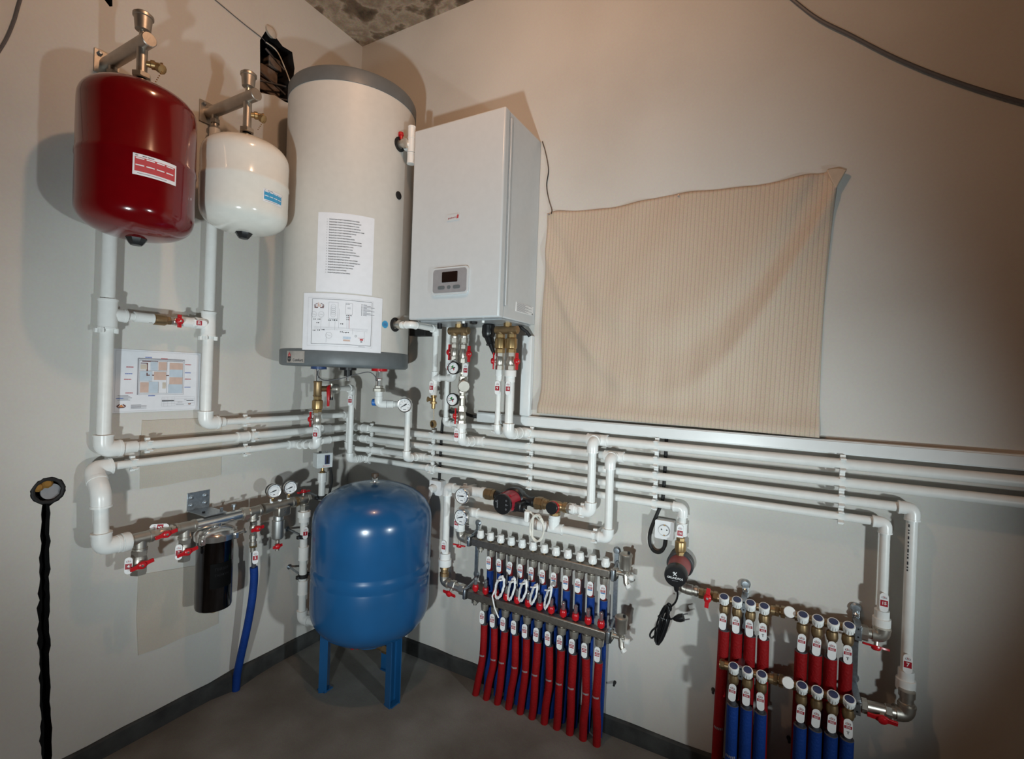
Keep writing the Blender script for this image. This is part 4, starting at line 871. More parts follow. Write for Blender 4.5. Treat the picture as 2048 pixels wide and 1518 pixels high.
mb.lathe([(0, .011), (.004, .0155), (.018, .0155), (.020, .012), (.032, .012), (.033, .015), (.046, .015), (.048, .010), (.075, .009)], (XS, -.615, .688), -Z, 14); t.part('body', mb, NICKEL)
mb = MB(); hexrow(mb, V((XS, -.613, .632)), Z, 0, .014, .016); t.part('press_nut', mb, BRASS)
t.part('tail_pipe', MB().tube([(XS, -.613, .634), (XS-.002, -.606, .535)], .0085, 12), PEXG)
t = W('fine_filter', 'grey metal fine filter with bowl under two gauges', 'filter', (XS, -.50, .70))
mb = MB(); o = V((XS, -.575, ZS)); mb.lathe([(0, .014), (0, .0235), (.022, .0235), (.024, .0205), (.135, .0215), (.137, .0245), (.150, .0245), (.150, .014)], o, Y, 22); t.part('body', mb, STEEL)
t.part('cover_block', MB().box((XS+.012, -.492, .762), (.044, .060, .045)), STEEL, bevel=.006)
ink = Ink(lambda a, b: V((XS+.0346, a, b))); ink.text(CHROME, 'S', -.492, .762, .022); ink.build(t)
t.part('bowl', MB().lathe([(.760, 0), (.760, .018), (.735, .021), (.722, .021), (.720, .0255), (.650, .0258), (.641, .024), (.634, .016), (.632, 0)], (XS, -.50, 0), Z, 32), ALU)
mb = MB(); mb.tube([(XS, -.50, .634), (XS, -.50, .585)], .009, 14); hexrow(mb, V((XS, -.50, .60)), Z, 0, .014, .012); dv = t.part('drain_tap', mb, NICKEL)
t.part('drain_handle', butterfly_mb((XS+.018, -.512, .610), (1, -.3, 0), (0, 1, .05), .022, .008), REDP, parent=dv, bevel=.001)
for y in (-.535, -.452): t.part('gauge_boss', MB().lathe([(0, .007), (.020, .007), (.022, .005)], (XS, y, ZS+.016), Z, 10), TAGW)
t.part('plug', MB().lathe([(0, .008), (.008, .008), (.009, 0)], (XS, -.495, ZS+.018), Z, 8), TAGW)
gauge('left of the two black pressure gauges on the fine filter', (XS+.018, -.537, .858), math.radians(78), .0290, 'press', .030, 197, stem=((0, 0.3, -1), .022))
gauge('right of the two black pressure gauges on the fine filter', (XS+.018, -.458, .858), math.radians(78), .0290, 'press', .030, 197, stem=((0, .3, -1), .022))
nut('brass ringed union right of the fine filter', (XS, -.418, ZS), Y, .032, .024, OLDBRASS)
ball_valve('angle ball valve with red handle above tag 1', (XS, -.374, ZS), Y, .070, .0200, (.05, 0, 1), wing=(0, 1, 0), handle_off=.038, wl=.032, m=STEEL)
nut('nickel union nut above the tag 1 pipe', (XS, -.366, .748), Z, .038, .0205, NICKEL)
hz = [(XS-.002, -.606, .545), (XS-.002, -.603, .49), (.112, -.606, .40), (.095, -.611, .29), (.068, -.618, .16), (.045, -.618, .07), (.038, -.617, .0)]
t = W('hose', 'blue insulated hose bending down to the floor under tag 2', 'hose', hz[-1])
def spline(P, n=6):
    P = [V(q) for q in P]; q = []
    for i in range(len(P)-1):
        p0, p1, p2, p3 = P[max(i-1, 0)], P[i], P[i+1], P[min(i+2, len(P)-1)]
        for k in range(n):
            s = k/n; q.append(0.5*((2*p1)+(p2-p0)*s+(2*p0-5*p1+4*p2-p3)*s*s+(3*p1-p0-3*p2+p3)*s**3))
    return q+[P[-1]]
t.part('sleeve', MB().tube(spline(hz), .0158, 18), HOSEBLUE)
def band_clamp(label, c, y2):
    t = W('pipe_clamp', label, 'clamp', c); c = V(c)
    t.part('band', MB().lathe([(-.009, .0175), (-.009, .0205), (.009, .0205), (.009, .0175)], c, Z, 24), BLACKR)
    for s in (-1, 1): t.part('ear', MB().box(c+V((-.003, s*.027, 0)), (.012, .014, .016)), BLACKR, bevel=.002); t.part('screw', MB().lathe([(0, .0045), (.004, .0045), (.005, 0)], c+V((.004, s*.028, 0)), X, 8), ZINC)
    t.part('stud', MB().tube([c+V((-.018, 0, 0)), V((0.004, c.y+y2, c.z+.012))], .005, 8), ZINC); t.part('wall_disc', MB().lathe([(0, .012), (.004, .012), (.005, 0)], (0, c.y+y2, c.z+.012), X, 12), ZINC)
band_clamp('black rubber lined clamp behind tag 1', (.12, -.364, .612), 0); band_clamp('black rubber lined clamp halfway down the tag 1 pipe', (.12, -.361, .425), .012)
band_clamp('black rubber lined clamp under the pressure switch', (.14, -.287, .782), 0)
t = WL('pressure_switch', 'grey box pressure switch over the blue tank', 'pressure switch', at((.14, -.287, .925), math.radians(74)))
t.part('housing', MB().box((0, 0, .036), (.076, .052, .070)), mat('switch_grey', (.60, .62, .62), .4), bevel=.003)
wn = t.part('window', MB().box((.010, -.0262, .040), (.024, .002, .044)), NAVY); t.part('dial_strip', MB().box((.010, -.0275, .040), (.010, .001, .036)), BLACK, parent=wn)
ink = Ink(lambda a, b: V((a, -.0266, b))); ink.text(INKR, 'Danfoss', .006, .010, .010); ink.build(t)
t.part('terminal', MB().lathe([(0, .006), (.006, .006), (.008, 0)], (-.012, .004, .071), Z, 10), BLACK); t.part('terminal', MB().lathe([(0, .005), (.005, .005), (.007, 0)], (.018, .004, .071), Z, 10), PANELG)
mb = MB(); mb.lathe([(0, .012), (.006, .013), (.010, .0075), (.028, .0075)], (0, 0, -.026), Z, 14); t.part('brass_stem', mb, BRASS)
cable('switch_cable', 'black cable hanging from the pressure switch behind the tank', [(.165, -.262, .922), (.17, -.255, .86), (.162, -.26, .79), (.165, -.25, .70)], .006, BLACKR)
t = W('tank_connection', 'brass drain cross with red handle under the blue tank', 'valve', (.50, -.31, .19)); mb = MB(); mb.tube([(.40, -.315, .20), (.60, -.29, .19)], .014, 12); hexrow(mb, V((.57, -.294, .192)), V((.2, .025, -.01)), 0, .03, .02); t.part('cross', mb, OLDBRASS)
t.part('handle', butterfly_mb((.44, -.345, .183), (0, -1, -.2), (1, .1, 0), .03), REDP, bevel=.001)
# ================================================================== pump group on the right wall
PLY, PLZ = -.092, .880
nut('brass union nut left of the red pump', (.963, PLY, PLZ+.001), X, .055, .0255, OLDBRASS)
t = W('circulation_pump', 'red circulation pump with black round control face', 'pump', (1.085, PLY, PLZ)); c = V((1.088, PLY, PLZ))
mb = MB(); mb.lathe([(0, .014), (.012, .022), (.03, .018), (.06, .030), (.10, .045)], (.986, PLY, PLZ), X, 18); mb.lathe([(0, .014), (.012, .022), (.03, .018), (.06, .030), (.09, .042)], (1.186, PLY, PLZ), -X, 18); t.part('ports', mb, BLACK)
t.part('volute', MB().lathe([(-.03, .030), (-.022, .045), (.0, .050), (.022, .050), (.028, .044), (.028, 0)], c, -Y, 30), BLACK)
mt = t.part('motor_drum', MB().lathe([(.026, .0415), (.032, .0425), (.080, .0385), (.100, .0380), (.100, 0)], c, -Y, 36), PUMPRED)
for a in (-.5, .6, 2.1, 3.6): t.part('rib', MB().box((0, 0, .0405), (.010, .05, .004), Matrix.Translation(c+V((0, -.058, 0))) @ Matrix.Rotation(a, 4, 'Y')), PUMPRED, parent=mt)
t.part('terminal_box', MB().box(c+V((.048, -.050, -.012)), (.034, .050, .036)), BLACK, bevel=.005)
fc = t.part('control_face', MB().lathe([(.098, .0395), (.102, .0410), (.110, .0405), (.112, .0380), (.112, 0)], c, -Y, 40), BLACK)
ink = Ink(lambda a, b: V((c.x+a, c.y-.1126, c.z+b)))
for z in (.017, .0, -.017): ink.circle(INKG, .020, z, .0030, .0012, 8)
ink.circle(INKG, .028, 0, .001, .001, 6); ink.text(INKG, 'GRUNDFOS', -.020, -.001, .0060, .01, rot=PI/2); ink.line(INKG, -.029, .006, -.024, .011, .0014); ink.line(INKG, -.029, .011, -.024, .006, .0014); ink.build(t, fc)
t.part('plug', MB().box(c+V((.072, -.060, -.018)), (.022, .026, .024)), BLACK, bevel=.004)
nut('brass union nut right of the red pump', (1.205, PLY, PLZ), X, .045, .0265, OLDBRASS)
t = W('mixing_valve', 'brass mixing valve with black and red knob', 'valve', (1.275, PLY, PLZ))
t.part('body', MB().lathe([(0, .014), (0, .020), (.014, .020), (.018, .016), (.035, .021), (.06, .021), (.078, .016), (.082, .021), (.097, .021), (.097, .014)], (1.226, PLY, PLZ), X, 20), OLDBRASS)
mb = MB(); mb.tube([(1.272, PLY, PLZ), (1.270, PLY, .842)], .016, 16); hexrow(mb, V((1.270, PLY, .842)), Z, 0, .014, .022); t.part('lower_outlet', mb, BRASS)
kb = t.part('knob', MB().lathe([(.015, .014), (.020, .022), (.044, .0245), (.046, .022), (.046, 0)], (1.274, PLY, PLZ), -Y, 24), BLACK)
t.part('red_band', MB().lathe([(.021, .0226), (.022, .0245), (.030, .0245), (.031, .0234)], (1.274, PLY, PLZ), -Y, 24), REDP, parent=kb)
t.part('white_socket', MB().lathe([(0, .018), (0, .0225), (.022, .0235), (.024, .0215), (.024, 0)], (1.270, PLY, .819), Z, 24), FIT)
nut('grey nickel nut right of the mixing valve', (1.338, PLY, PLZ), X, .034, .0225, NICKEL)
t = W('cable_coil', 'white pump cable coiled below the red pump', 'cable', (1.235, -.15, .82))
coil = []
for k in range(60):
    a = 2*PI*k/24+1.2; rr = 1+.06*math.sin(k*.9)
    coil.append((1.232+.030*rr*math.cos(a), -.165-.0012*(k % 24)/3-.003*(k//24), .803+.050*rr*math.sin(a)))
t.part('loops', MB().tube([(1.166, -.155, .862), (1.19, -.16, .858), (1.225, -.165, .845), (1.25, -.165, .825)]+coil+[(1.21, -.165, .85), (1.196, -.165, .86)], .0034, 8), CABLEW)
t.part('connector', MB().box((1.182, -.163, .838), (.020, .018, .044)), FIT, bevel=.004)
gauge('thermometer on the pump line above its twin', (.872, -.172, .874), 0.0, .0325, 'temp', .016, 184, stem=((0, 1, 0), .045))
gauge('thermometer on the return pipe below its twin', (.872, -.172, .784), 0.0, .0325, 'temp', .016, 198, stem=((0, 1, 0), .045))
# ================================================================== underfloor manifold
UY, UZ, LY_, LZ = -.066, .653, -.112, .440
def manifold(label, x0, x1, y, z):
    t = W('manifold', label, 'manifold', ((x0+x1)/2, y, z))
    t.part('bar', MB().box(((x0+x1)/2, y, z), (x1-x0, .036, .032)), BARSTEEL, bevel=.004)
    return t
up_t = manifold('upper steel manifold bar with white valve caps', .868, 1.502, UY, UZ)
def valve_cap(t, x, y, z):
    mb = MB(); mb.lathe([(0, .0145), (.002, .0155), (.016, .0158), (.018, .0148), (.031, .0132), (.033, .0115), (.033, 0)], (x, y, z+.006), Z, 20)
    for k in range(10):
        a = 2*PI*k/10; mb.box((0, .0153, .012), (.003, .002, .012), Matrix.Translation((x, y, z+.004)) @ Matrix.Rotation(a, 4, 'Z'))
    k = t.part('valve_cap', mb, FIT); t.part('valve_neck', MB().tube([(x, y, z-.008), (x, y, z+.007)], .006, 10), OLDBRASS, parent=k)
for i in range(12): valve_cap(up_t, .907+.0519*i, UY, UZ+.016)
lo_t = manifold('lower steel manifold bar with red flow meters', .886, 1.508, LY_, LZ)
XU = [.9625+.0513*i for i in range(11)]; XL = [.970+.0510*i for i in range(11)]
for i in range(12):
    x = .919+.0513*i; z = LZ+.016
    fmr = lo_t.part('flow_meter', MB().lathe([(0, .007), (.004, .007), (.005, .0125), (.012, .0140), (.020, .0140), (.022, .0125), (.030, .0120), (.030, 0)], (x, LY_, z+.002), Z, 18), REDP)
    lo_t.part('sight_tube', MB().lathe([(.028, .0078), (.056, .0078), (.061, .005), (.062, 0)], (x, LY_, z+.002), Z, 12), GLASS, parent=fmr)
    lo_t.part('float', MB().lathe([(.026, .0028), (.048, .0028), (.049, .0045), (.053, .0045), (.053, 0)], (x, LY_, z+.002), Z, 8), REDP if i > 6 else HEATGREY, parent=fmr)
for t_, x, y, z in ((up_t, .909, UY, UZ), (lo_t, .919, LY_, LZ)):
    t_.part('end_plug', MB().lathe([(0, .011), (.006, .011), (.007, .0155), (.016, .0155), (.018, .008), (.026, .008), (.026, 0)], (x, y, z-.015), -Z, 12), NICKEL)
def connector(t_, x, y, z):
    mb = MB(); mb.lathe([(0, .011), (.006, .011), (.007, .0175), (.020, .0175), (.034, .0155), (.036, .012), (.036, 0)], (x, y, z), -Z, 12); return t_.part('loop_connector', mb, NICKEL)
def loop_hose(label, x, y, ztop, zs, path, m, pexm, grp, z_edge):
    t = W('heating_hose', label, 'hose', path[-1], grp)
    t.part('inner_pipe', MB().tube([(x, y, ztop), (x, y, zs-.02)], .0095, 12), pexm)
    sp = spline(path, 5); t.part('sleeve', MB().tube(sp, .0152, 16), m)
    if m is HOSERED:
        k = min(range(1, len(sp)-1), key=lambda q: abs(sp[q].z-.195)); d = (sp[k+1]-sp[k-1]).normalized(); mb = MB()
        for q in range(7): a = -2.6+.3*q; x_ = V((math.cos(a), math.sin(a), 0)); sd = d.cross(x_).normalized(); p = sp[k]+x_*.0156; mb.quad(p-sd*.0017-d*.004, p+sd*.0017-d*.003, p+sd*.0012+d*.004, p-sd*.0019+d*.003)
        t.part('marking', mb, PANELG, smooth=0)['kind'] = 'stuff'
    t.part('sleeve_edge', MB().lathe([(0, .0095), (.0015, .0095), (.0015, .0150), (0, .0152)], (x, y, zs-.0002), Z, 16), FOAMEDGE)
    return t
PROTO = {}
def loop_tag(style, label, c, yaw=0.0, hand=None, grp=None, ry=0.0):
    key = (style, hand); M = at(c, yaw, 0, ry)
    if key in PROTO: return clone(PROTO[key], M, label, grp)
    t = WL('loop_tag', label, 'tag', M, grp); tag_body(t, style, None, hand); PROTO[key] = t.root; return t.root
for i in range(11):
    xu, xl = XU[i], XL[i]; n = ORD[i]
    connector(up_t, xu, UY, UZ-.014); connector(lo_t, xl, LY_, LZ-.014)
    loop_hose(f'{n} blue floor heating hose from the left under the upper manifold', xu, UY, .606, .545, [(xu, UY, .545), (xu, -.064, .46), (xu-.002, -.056, .30), (xu-.006, -.046, .12), (xu-.010, -.042, 0)], HOSEBLUE, PEX, 'blue floor heating hoses', .545)
    b = -.042*(1-i/10)-.004; w_ = .004*math.sin(i*2.3)
    loop_hose(f'{n} red floor heating hose from the left under the lower manifold', xl, LY_, .392, .330, [(xl, LY_, .330), (xl+w_, -.112, .24), (xl+w_*1.5+b*.15, -.108, .17), (xl+b*.6, -.098, .08), (xl+b, -.090, 0)], HOSERED, PEXG, 'red floor heating hoses', .33)
    loop_tag('loop_blue', f'{n} blue-striped white tag from the left under the upper manifold', (xu+.002, -.0855, .582), .05+.02*math.sin(i*3), grp='tags of the upper manifold', ry=.16 if i == 2 else .03*math.sin(i*5))
    loop_tag('loop_red', f'{n} red-striped white tag from the left under the lower manifold', (xl-.001, -.1315, .366), .05+.02*math.sin(i*2), grp='tags of the lower manifold', ry=.03*math.sin(i*4))
def bracket(label, x, zt, zb, items):
    t = W('manifold_bracket', label, 'bracket', (x, 0, zt))
    t.part('strap', MB().box((x, -.008, (zt+zb)/2), (.017, .004, zt-zb)), ZINC, bevel=.0008)
    for z in (zt, zb+.02): t.part('anchor_disc', MB().lathe([(0, .015), (.006, .015), (.011, .010), (.012, 0)], (x, 0, z), -Y, 18), ZINC)
    for y, z, dx in items:
        cl = t.part('clamp', MB().box((x+dx, y, z), (.014, .046, .044)), ZINC, bevel=.003); mb = MB(); mb.tube([(x, -.010, z+.022), (x+dx*.6, -.02, z+.03), (x+dx, y+.012, z+.022)], .005, 8); t.part('clamp_arm', mb, ZINC)
        t.part('pad', MB().box((x+dx*1.0+.009, y, z), (.006, .042, .040)), BLACKR, bevel=.003)
bracket('zinc bracket at the left end of the underfloor manifold', .852, .715, .46, ((UY, UZ, .004), (LY_, LZ, .022)))
bracket('zinc bracket at the right end of the underfloor manifold', 1.503, .722, .42, ((UY, UZ, .010), (LY_, LZ, .014)))
# end valves of the manifold
t = W('ball_valve', 'nickel ball valve at the left end of the upper manifold', 'valve', (.812, UY, UZ))
t.part('elbow', elbow_mb(V((.806, -.074, .662)), V((0, .05, -1)).normalized(), V((1, .1, -.06)).normalized(), .0155, 1.9), STEEL, smooth=50)
mb = MB(); hexrow(mb, V((.828, -.07, .658)), X, .006, .026, .022); mb.tube([(.82, -.071, .659), (.868, UY, UZ)], .0165, 18); t.part('body', mb, NICKEL)
t.part('handle', butterfly_mb((.802, -.078, .624), (0, -.3, -1), (1, .05, 0), .030), REDP, bevel=.001); t.part('stem', MB().tube([(.803, -.076, .65), (.802, -.078, .626)], .006, 10), NICKEL)
t = W('ball_valve', 'nickel elbow and ball valve at the lower manifold left end', 'valve', (.79, -.10, .45))
mb = MB(); mb.lathe([(0, .014), (.010, .020), (.020, .021), (.022, .017), (.036, .017), (.038, .021), (.052, .021), (.054, .017), (.07, .017)], (.738, -.094, .530), (.02, -.05, -1), 20); t.part('nipple', mb, OLDBRASS)
t.part('elbow', elbow_mb(V((.740, -.098, .452)), V((0, -.05, -1)).normalized(), V((1, -.05, -.03)).normalized(), .0150, 1.8), STEEL, smooth=50)
mb = MB(); mb.tube([(.765, -.1, .451), (.886, -.11, .442)], .0165, 18); hexrow(mb, V((.785, -.101, .450)), X, 0, .022, .022); hexrow(mb, V((.835, -.106, .446)), X, 0, .024, .023); t.part('body', mb, NICKEL)
t.part('handle', butterfly_mb((.790, -.125, .420), (.1, -1, -.35), (1, -.05, -.1), .034), REDP, bevel=.001); t.part('stem', MB().tube([(.795, -.105, .447), (.790, -.125, .421)], .006, 10), NICKEL)
def air_vent(label, x, y, z):
    t = W('air_vent', label, 'air vent', (x, y, z))
    mb = MB(); mb.tube([(x-.055, y, z), (x+.014, y, z)], .009, 12); hexrow(mb, V((x-.048, y, z)), X, 0, .018, .018); t.part('inlet', mb, NICKEL)
    t.part('neck', MB().lathe([(-.012, .010), (.012, .0095), (.018, .013)], (x, y, z), Z, 16), NICKEL)
    v = t.part('float_chamber', MB().lathe([(.016, .012), (.020, .0205), (.066, .0225), (.070, .0245), (.076, .0245), (.079, .021), (.082, .010), (.082, 0)], (x, y, z), Z, 26), STEEL)
    t.part('vent_cap', MB().lathe([(0, .005), (.010, .005), (.012, 0)], (x+.012, y-.006, z+.079), Z, 10), BLACK, parent=v)
    t.part('drain_body', MB().tube([(x, y, z), (x+.004, y-.004, z-.03), (x+.012, y-.006, z-.040)], .010, 12), NICKEL)
    t.part('drain_knob', MB().lathe([(0, .006), (.008, .006), (.009, .011), (.022, .011), (.023, 0)], (x+.010, y-.004, z-.006), X, 14), FIT)
    t.part('drain_cap', MB().lathe([(0, .011), (.012, .012), (.013, 0)], (x+.010, y-.006, z-.036), V((.6, -.1, -.7)), 12), FIT)
air_vent('nickel air vent at the right end of the upper manifold', 1.556, UY, .662); air_vent('nickel air vent at the right end of the lower manifold', 1.560, LY_, .445)
for i, (x, z, hgt, wd, tail) in enumerate(((1.058, .520, .046, .022, True), (1.114, .527, .046, .016, False), (1.166, .532, .043, .017, False), (1.215, .530, .040, .014, False), (1.277, .533, .044, .012, False))):
    t = W('wire_coil', f'{ORD[i]} white wire coil from the left hanging over the flow meters', 'wire', (x, -.145, z), 'white sensor wire coils'); pts = []
    for k in range(70):
        a = 2*PI*k/20+.6; q = 1+.10*math.sin(k*1.7+i); pts.append((x+wd*q*math.cos(a)+.012*math.sin(a), -.142-.010*math.cos(a)-.0025*(k//20), z+hgt*q*math.sin(a)))
    if tail: pts += [(x-.028, -.155, z-.04), (x-.015, -.155, z-.085), (x+.006, -.155, z-.12)]
    t.part('loops', MB().tube(pts, .0030, 7), TAGW); mb = MB(); mb.tube([(x-.012, -.150, z+.028), (x+.006, -.158, z+.034), (x+.016, -.150, z+.036)], .0032, 7); t.part('tie', mb, TAGW)
# ================================================================== radiator manifolds
def radiator_manifold(label, xs, x0, x1, y, z, zc, cap_off):
    t = W('radiator_manifold', label, 'manifold', ((x0+x1)/2, y, z))
    t.part('bar', MB().lathe([(0, .010), (0, .0145), (.012, .0145), (.014, .0125), (x1-x0-.014, .0125), (x1-x0-.012, .0155), (x1-x0, .0155), (x1-x0, .010)], (x0, y, z), X, 18), OLDBRASS)
    ax = V((0, -math.sin(math.radians(25)), math.cos(math.radians(25))))
    for x in xs:
        top = V((x, -cap_off, zc)); base = top-ax*.030
        t.part('valve_body', MB().tube([V((x, y, z)), base], .0095, 12), OLDBRASS)
        mb = MB(); mb.lathe([(0, .0115), (.003, .0140), (.018, .0145), (.020, .0162), (.027, .0162), (.029, .0150), (.029, 0)], base, ax, 22)
        for k in range(14):
            a = 2*PI*k/14; x_, y_ = frame_for(ax); p = base+ax*.011+(x_*math.cos(a)+y_*math.sin(a))*.0143; mb.lathe([(-.006, .0012), (.006, .0012)], p, ax, 5)
        cp = t.part('valve_cap', mb, FIT)
        i2 = t.part('cap_disc', MB().lathe([(.029, .0122), (.0298, .0122), (.0302, .011), (.0302, 0)], base, ax, 20), NAVY, parent=cp)
        mb = MB(); mb.lathe([(0, .011), (.018, .011), (.020, .0155), (.036, .0165), (.046, .014), (.050, .010), (.050, 0)], (x, y-.012, z+.004), V((0, -.12, -1)), 14); t.part('outlet', mb, OLDBRASS)
    return t
SIDE = {'UL': 'upper left', 'UR': 'upper right', 'LL': 'lower left', 'LR': 'lower right'}
for key, xs, x0, x1, y, z, zc, off, ztag, ytag, zh, yh, m in (
    ('UL', [1.901+.040*i for i in range(4)], 1.874, 2.052, -.058, .652, .678, .100, .592, -.098, .549, -.052, HOSERED),
    ('UR', [2.129+.0398*i for i in range(4)], 2.108, 2.272, -.058, .652, .679, .100, .588, -.098, .545, -.052, HOSERED),
    ('LL', [1.940+.0410*i for i in range(3)], 1.910, 2.055, -.092, .446, .471, .128, .384, -.131, .335, -.104, HOSEBLUE),
    ('LR', [2.132+.0403*i for i in range(4)], 2.108, 2.272, -.092, .446, .473, .128, .386, -.131, .338, -.104, HOSEBLUE)):
    radiator_manifold(f'{SIDE[key]} brass radiator manifold with white caps', xs, x0, x1, y, z, zc, off)
    col = 'red' if m is HOSERED else 'blue'
    for i, x in enumerate(xs):
        hand = 'T' if (i == 3) else None; n = ORD[i]; yy = yh; dz = (-.004, 0, 0, .002)[i]
        t = W('radiator_hose', f'{n} {col} radiator hose from the left under the {SIDE[key]} manifold', 'hose', (x, yy, 0), f'{col} radiator hoses')
        zt = ztag+.02; t.part('inner_pipe', MB().tube([(x, y-.018, zt), (x, yy, zh-.03)], .010, 12), PEXG)
        bx = -.008 if key == 'UL' and i == 0 else (.006 if key == 'UL' and i == 3 else 0)
        path = [(x, yy, zh+dz), (x+bx*.3, yy, zh*.7), (x+bx*.8, yy+.003, zh*.35), (x+bx, yy+.004, 0)]
        t.part('sleeve', MB().tube(spline(path, 4), .0180, 18), m)
        if key == 'LL' or (key == 'UL' and i == 0):
            mb = MB(); zz = .165 if key == 'LL' else .21
            for q in range(6): a = -2.4+.3*q; x_ = V((math.cos(a), math.sin(a), 0)); sd = Z.cross(x_); p = V((x+bx*.6, yy+.002, zz))+x_*.0184; mb.quad(p-sd*.0018-Z*.004, p+sd*.0014-Z*.004, p+sd*.0020+Z*.004, p-sd*.0012+Z*.004)
            t.part('marking', mb, PANELG, smooth=0)['kind'] = 'stuff'
        t.part('sleeve_edge', MB().lathe([(0, .011), (.0015, .011), (.0015, .0178), (0, .018)], (x, yy, zh+dz-.0002), Z, 18), FOAMEDGE)
        loop_tag('radiator', f'{n} white radiator tag from the left under the {SIDE[key]} manifold' + (' marked T' if hand else ''), (x-.001, ytag, ztag), .03*math.sin(i*3+x*9), hand, 'white tags on radiator hoses', ry=.05*math.sin(i*5+x*7))
for x, y, z, l in ((2.092, -.058, .655, 'upper'), (2.094, -.092, .448, 'lower')):
    t = W('manifold_tee', f'brass union with large white cap joining the {l} radiator manifolds', 'fitting', (x, y, z))
    mb = MB(); mb.tube([(x-.045, y, z), (x+.020, y, z)], .013, 16); hexrow(mb, V((x-.040, y, z)), X, 0, .012, .018); hexrow(mb, V((x-.024, y, z)), X, 0, .013, .019); t.part('union', mb, OLDBRASS)
    t.part('neck', MB().tube([(x, y, z), (x, y-.024, z+.012)], .012, 14), OLDBRASS)
    t.part('white_cap', MB().lathe([(0, .012), (.002, .0165), (.014, .0170), (.016, .0155), (.016, 0)], (x, y-.020, z+.012), V((.05, -1, .45)), 24), FIT)
nut('small brass end nut of the lower left radiator manifold', (1.905, -.092, .446), X, .022, .0165, OLDBRASS, 'end_nut')
def rad_bracket(label, x, items, zt=.700, zb=.36):
    t = W('manifold_bracket', label, 'bracket', (x, 0, zt))
    t.part('strap', MB().box((x, -.012, (zt+zb)/2), (.019, .004, zt-zb)), ZINC, bevel=.0008)
    for z in (zt, zt-.22): t.part('anchor_disc', MB().lathe([(0, .0155), (.008, .0155), (.014, .011), (.015, 0)], (x, 0, z), -Y, 18), ZINC)
    for y, z in items:
        t.part('arm', MB().box((x, (y-.026)/2-.005, z+.020), (.019, -y+.018, .004)), ZINC, bevel=.001); t.part('clamp', MB().box((x, y-.019, z), (.018, .004, .046)), ZINC, bevel=.001)
        for s in (-.012, .012): t.part('hole_rivet', MB().lathe([(0, .003), (.001, 0)], (x, y-.0212, z+s), -Y, 8), BLACK)
    for z in (zt-.018, zt-.24): t.part('bulb', MB().lathe([(0, .008), (.006, .008), (.010, .004), (.010, 0)], (x, -.014, z), -Y, 14), CHROME)
rad_bracket('zinc strap bracket between caps of the left radiator manifolds', 1.960, ((-.058, .652), (-.092, .446)))
rad_bracket('zinc strap bracket at the right end of the radiator manifolds', 2.274, ((-.058, .652), (-.092, .446)))
# right end valves
t = W('ball_valve', 'nickel angle ball valve at the upper radiator manifold right end', 'valve', (2.33, -.055, .65))
mb = MB(); mb.tube([(2.272, -.058, .652), (2.335, -.053, .650)], .0165, 18); hexrow(mb, V((2.280, -.058, .652)), X, 0, .020, .021); t.part('body', mb, NICKEL)
t.part('elbow', elbow_mb(V((2.336, -.053, .650)), X, Z, .0150, 1.7), NICKEL, smooth=50); t.part('handle', butterfly_mb((2.320, -.062, .618), (0, -.35, -1), (1, 0, -.06), .033), REDP, bevel=.001); t.part('stem', MB().tube([(2.322, -.056, .645), (2.320, -.062, .62)], .006, 10), NICKEL)
t = W('ball_valve', 'nickel ball valve at the lower radiator manifold right end', 'valve', (2.35, -.085, .44))
mb = MB(); mb.tube([(2.272, -.092, .446), (2.40, -.062, .440)], .0165, 18); hexrow(mb, V((2.285, -.090, .446)), X, 0, .016, .021); hexrow(mb, V((2.345, -.076, .443)), X, 0, .016, .020); t.part('body', mb, NICKEL)
t.part('elbow', elbow_mb(V((2.398, -.060, .440)), V((1, .2, 0)).normalized(), Z, .0160, 1.9), STEEL, smooth=50)
mb = MB(); mb.lathe([(0, .0165), (.012, .020), (.024, .020), (.026, .017), (.040, .017), (.042, .0205), (.060, .0205), (.062, .016)], (2.398, -.056, .450), Z, 20); t.part('nipple', mb, STEEL)
t.part('handle', butterfly_mb((2.335, -.108, .432), (0, -1, -.3), (1, 0, -.05), .036), REDP, bevel=.001); t.part('stem', MB().tube([(2.335, -.085, .442), (2.335, -.108, .433)], .006, 10), NICKEL)
# ---- small black-faced pump
check_valve('brass check valve between tag 16 and the small pump', (1.748, -.055, .803), Z, .065, .0195)
t = W('circulation_pump', 'small black pump with brand lettering above the radiator manifold', 'pump', (1.748, -.06, .735)); c = V((1.749, -.045, .738))
t.part('rear_shell', MB().lathe([(-.02, .034), (-.015, .0455), (.014, .0465), (.016, .044), (.012, .0)], c, V((.02, -1, -.10)), 32), mat('pump_shell', (.045, .045, .047), .5))
t.part('port_body', MB().tube([(1.748, -.055, .775), (1.748, -.055, .66)], .017, 14), OLDBRASS)
t.part('motor_drum', MB().lathe([(.010, .0385), (.030, .0380), (.082, .0365), (.082, 0)], c, V((.02, -1, -.10)), 32), PUMPDULL)
ax = V((.02, -1, -.10)).normalized(); fc = t.part('front_cap', MB().lathe([(.078, .0372), (.082, .0385), (.106, .0375), (.112, .0350), (.113, 0)], c, ax, 36), BLACK)
fo = c+ax*.1138; fu = V((0, 0, 1)) - ax*ax.z; fu.normalize(); fr = fu.cross(-ax) * -1; fr = ax.cross(fu)
if fr.x < 0: fr = -fr
ink = Ink(lambda a, b: fo+fr*a+fu*b); ink.text(TAGW, 'GRUNDFOS', 0, -.003, .0098, .02); ink.rect(INKG, -.010, -.0125, .010, -.0115)
for sx in (-1, 1): ink.line(TAGW, -.0055*sx, .0055, .0055*sx, .0185, .0026)
ink.circle(TAGW, -.0035, .0155, .003, .0015, 10); ink.build(t, fc)
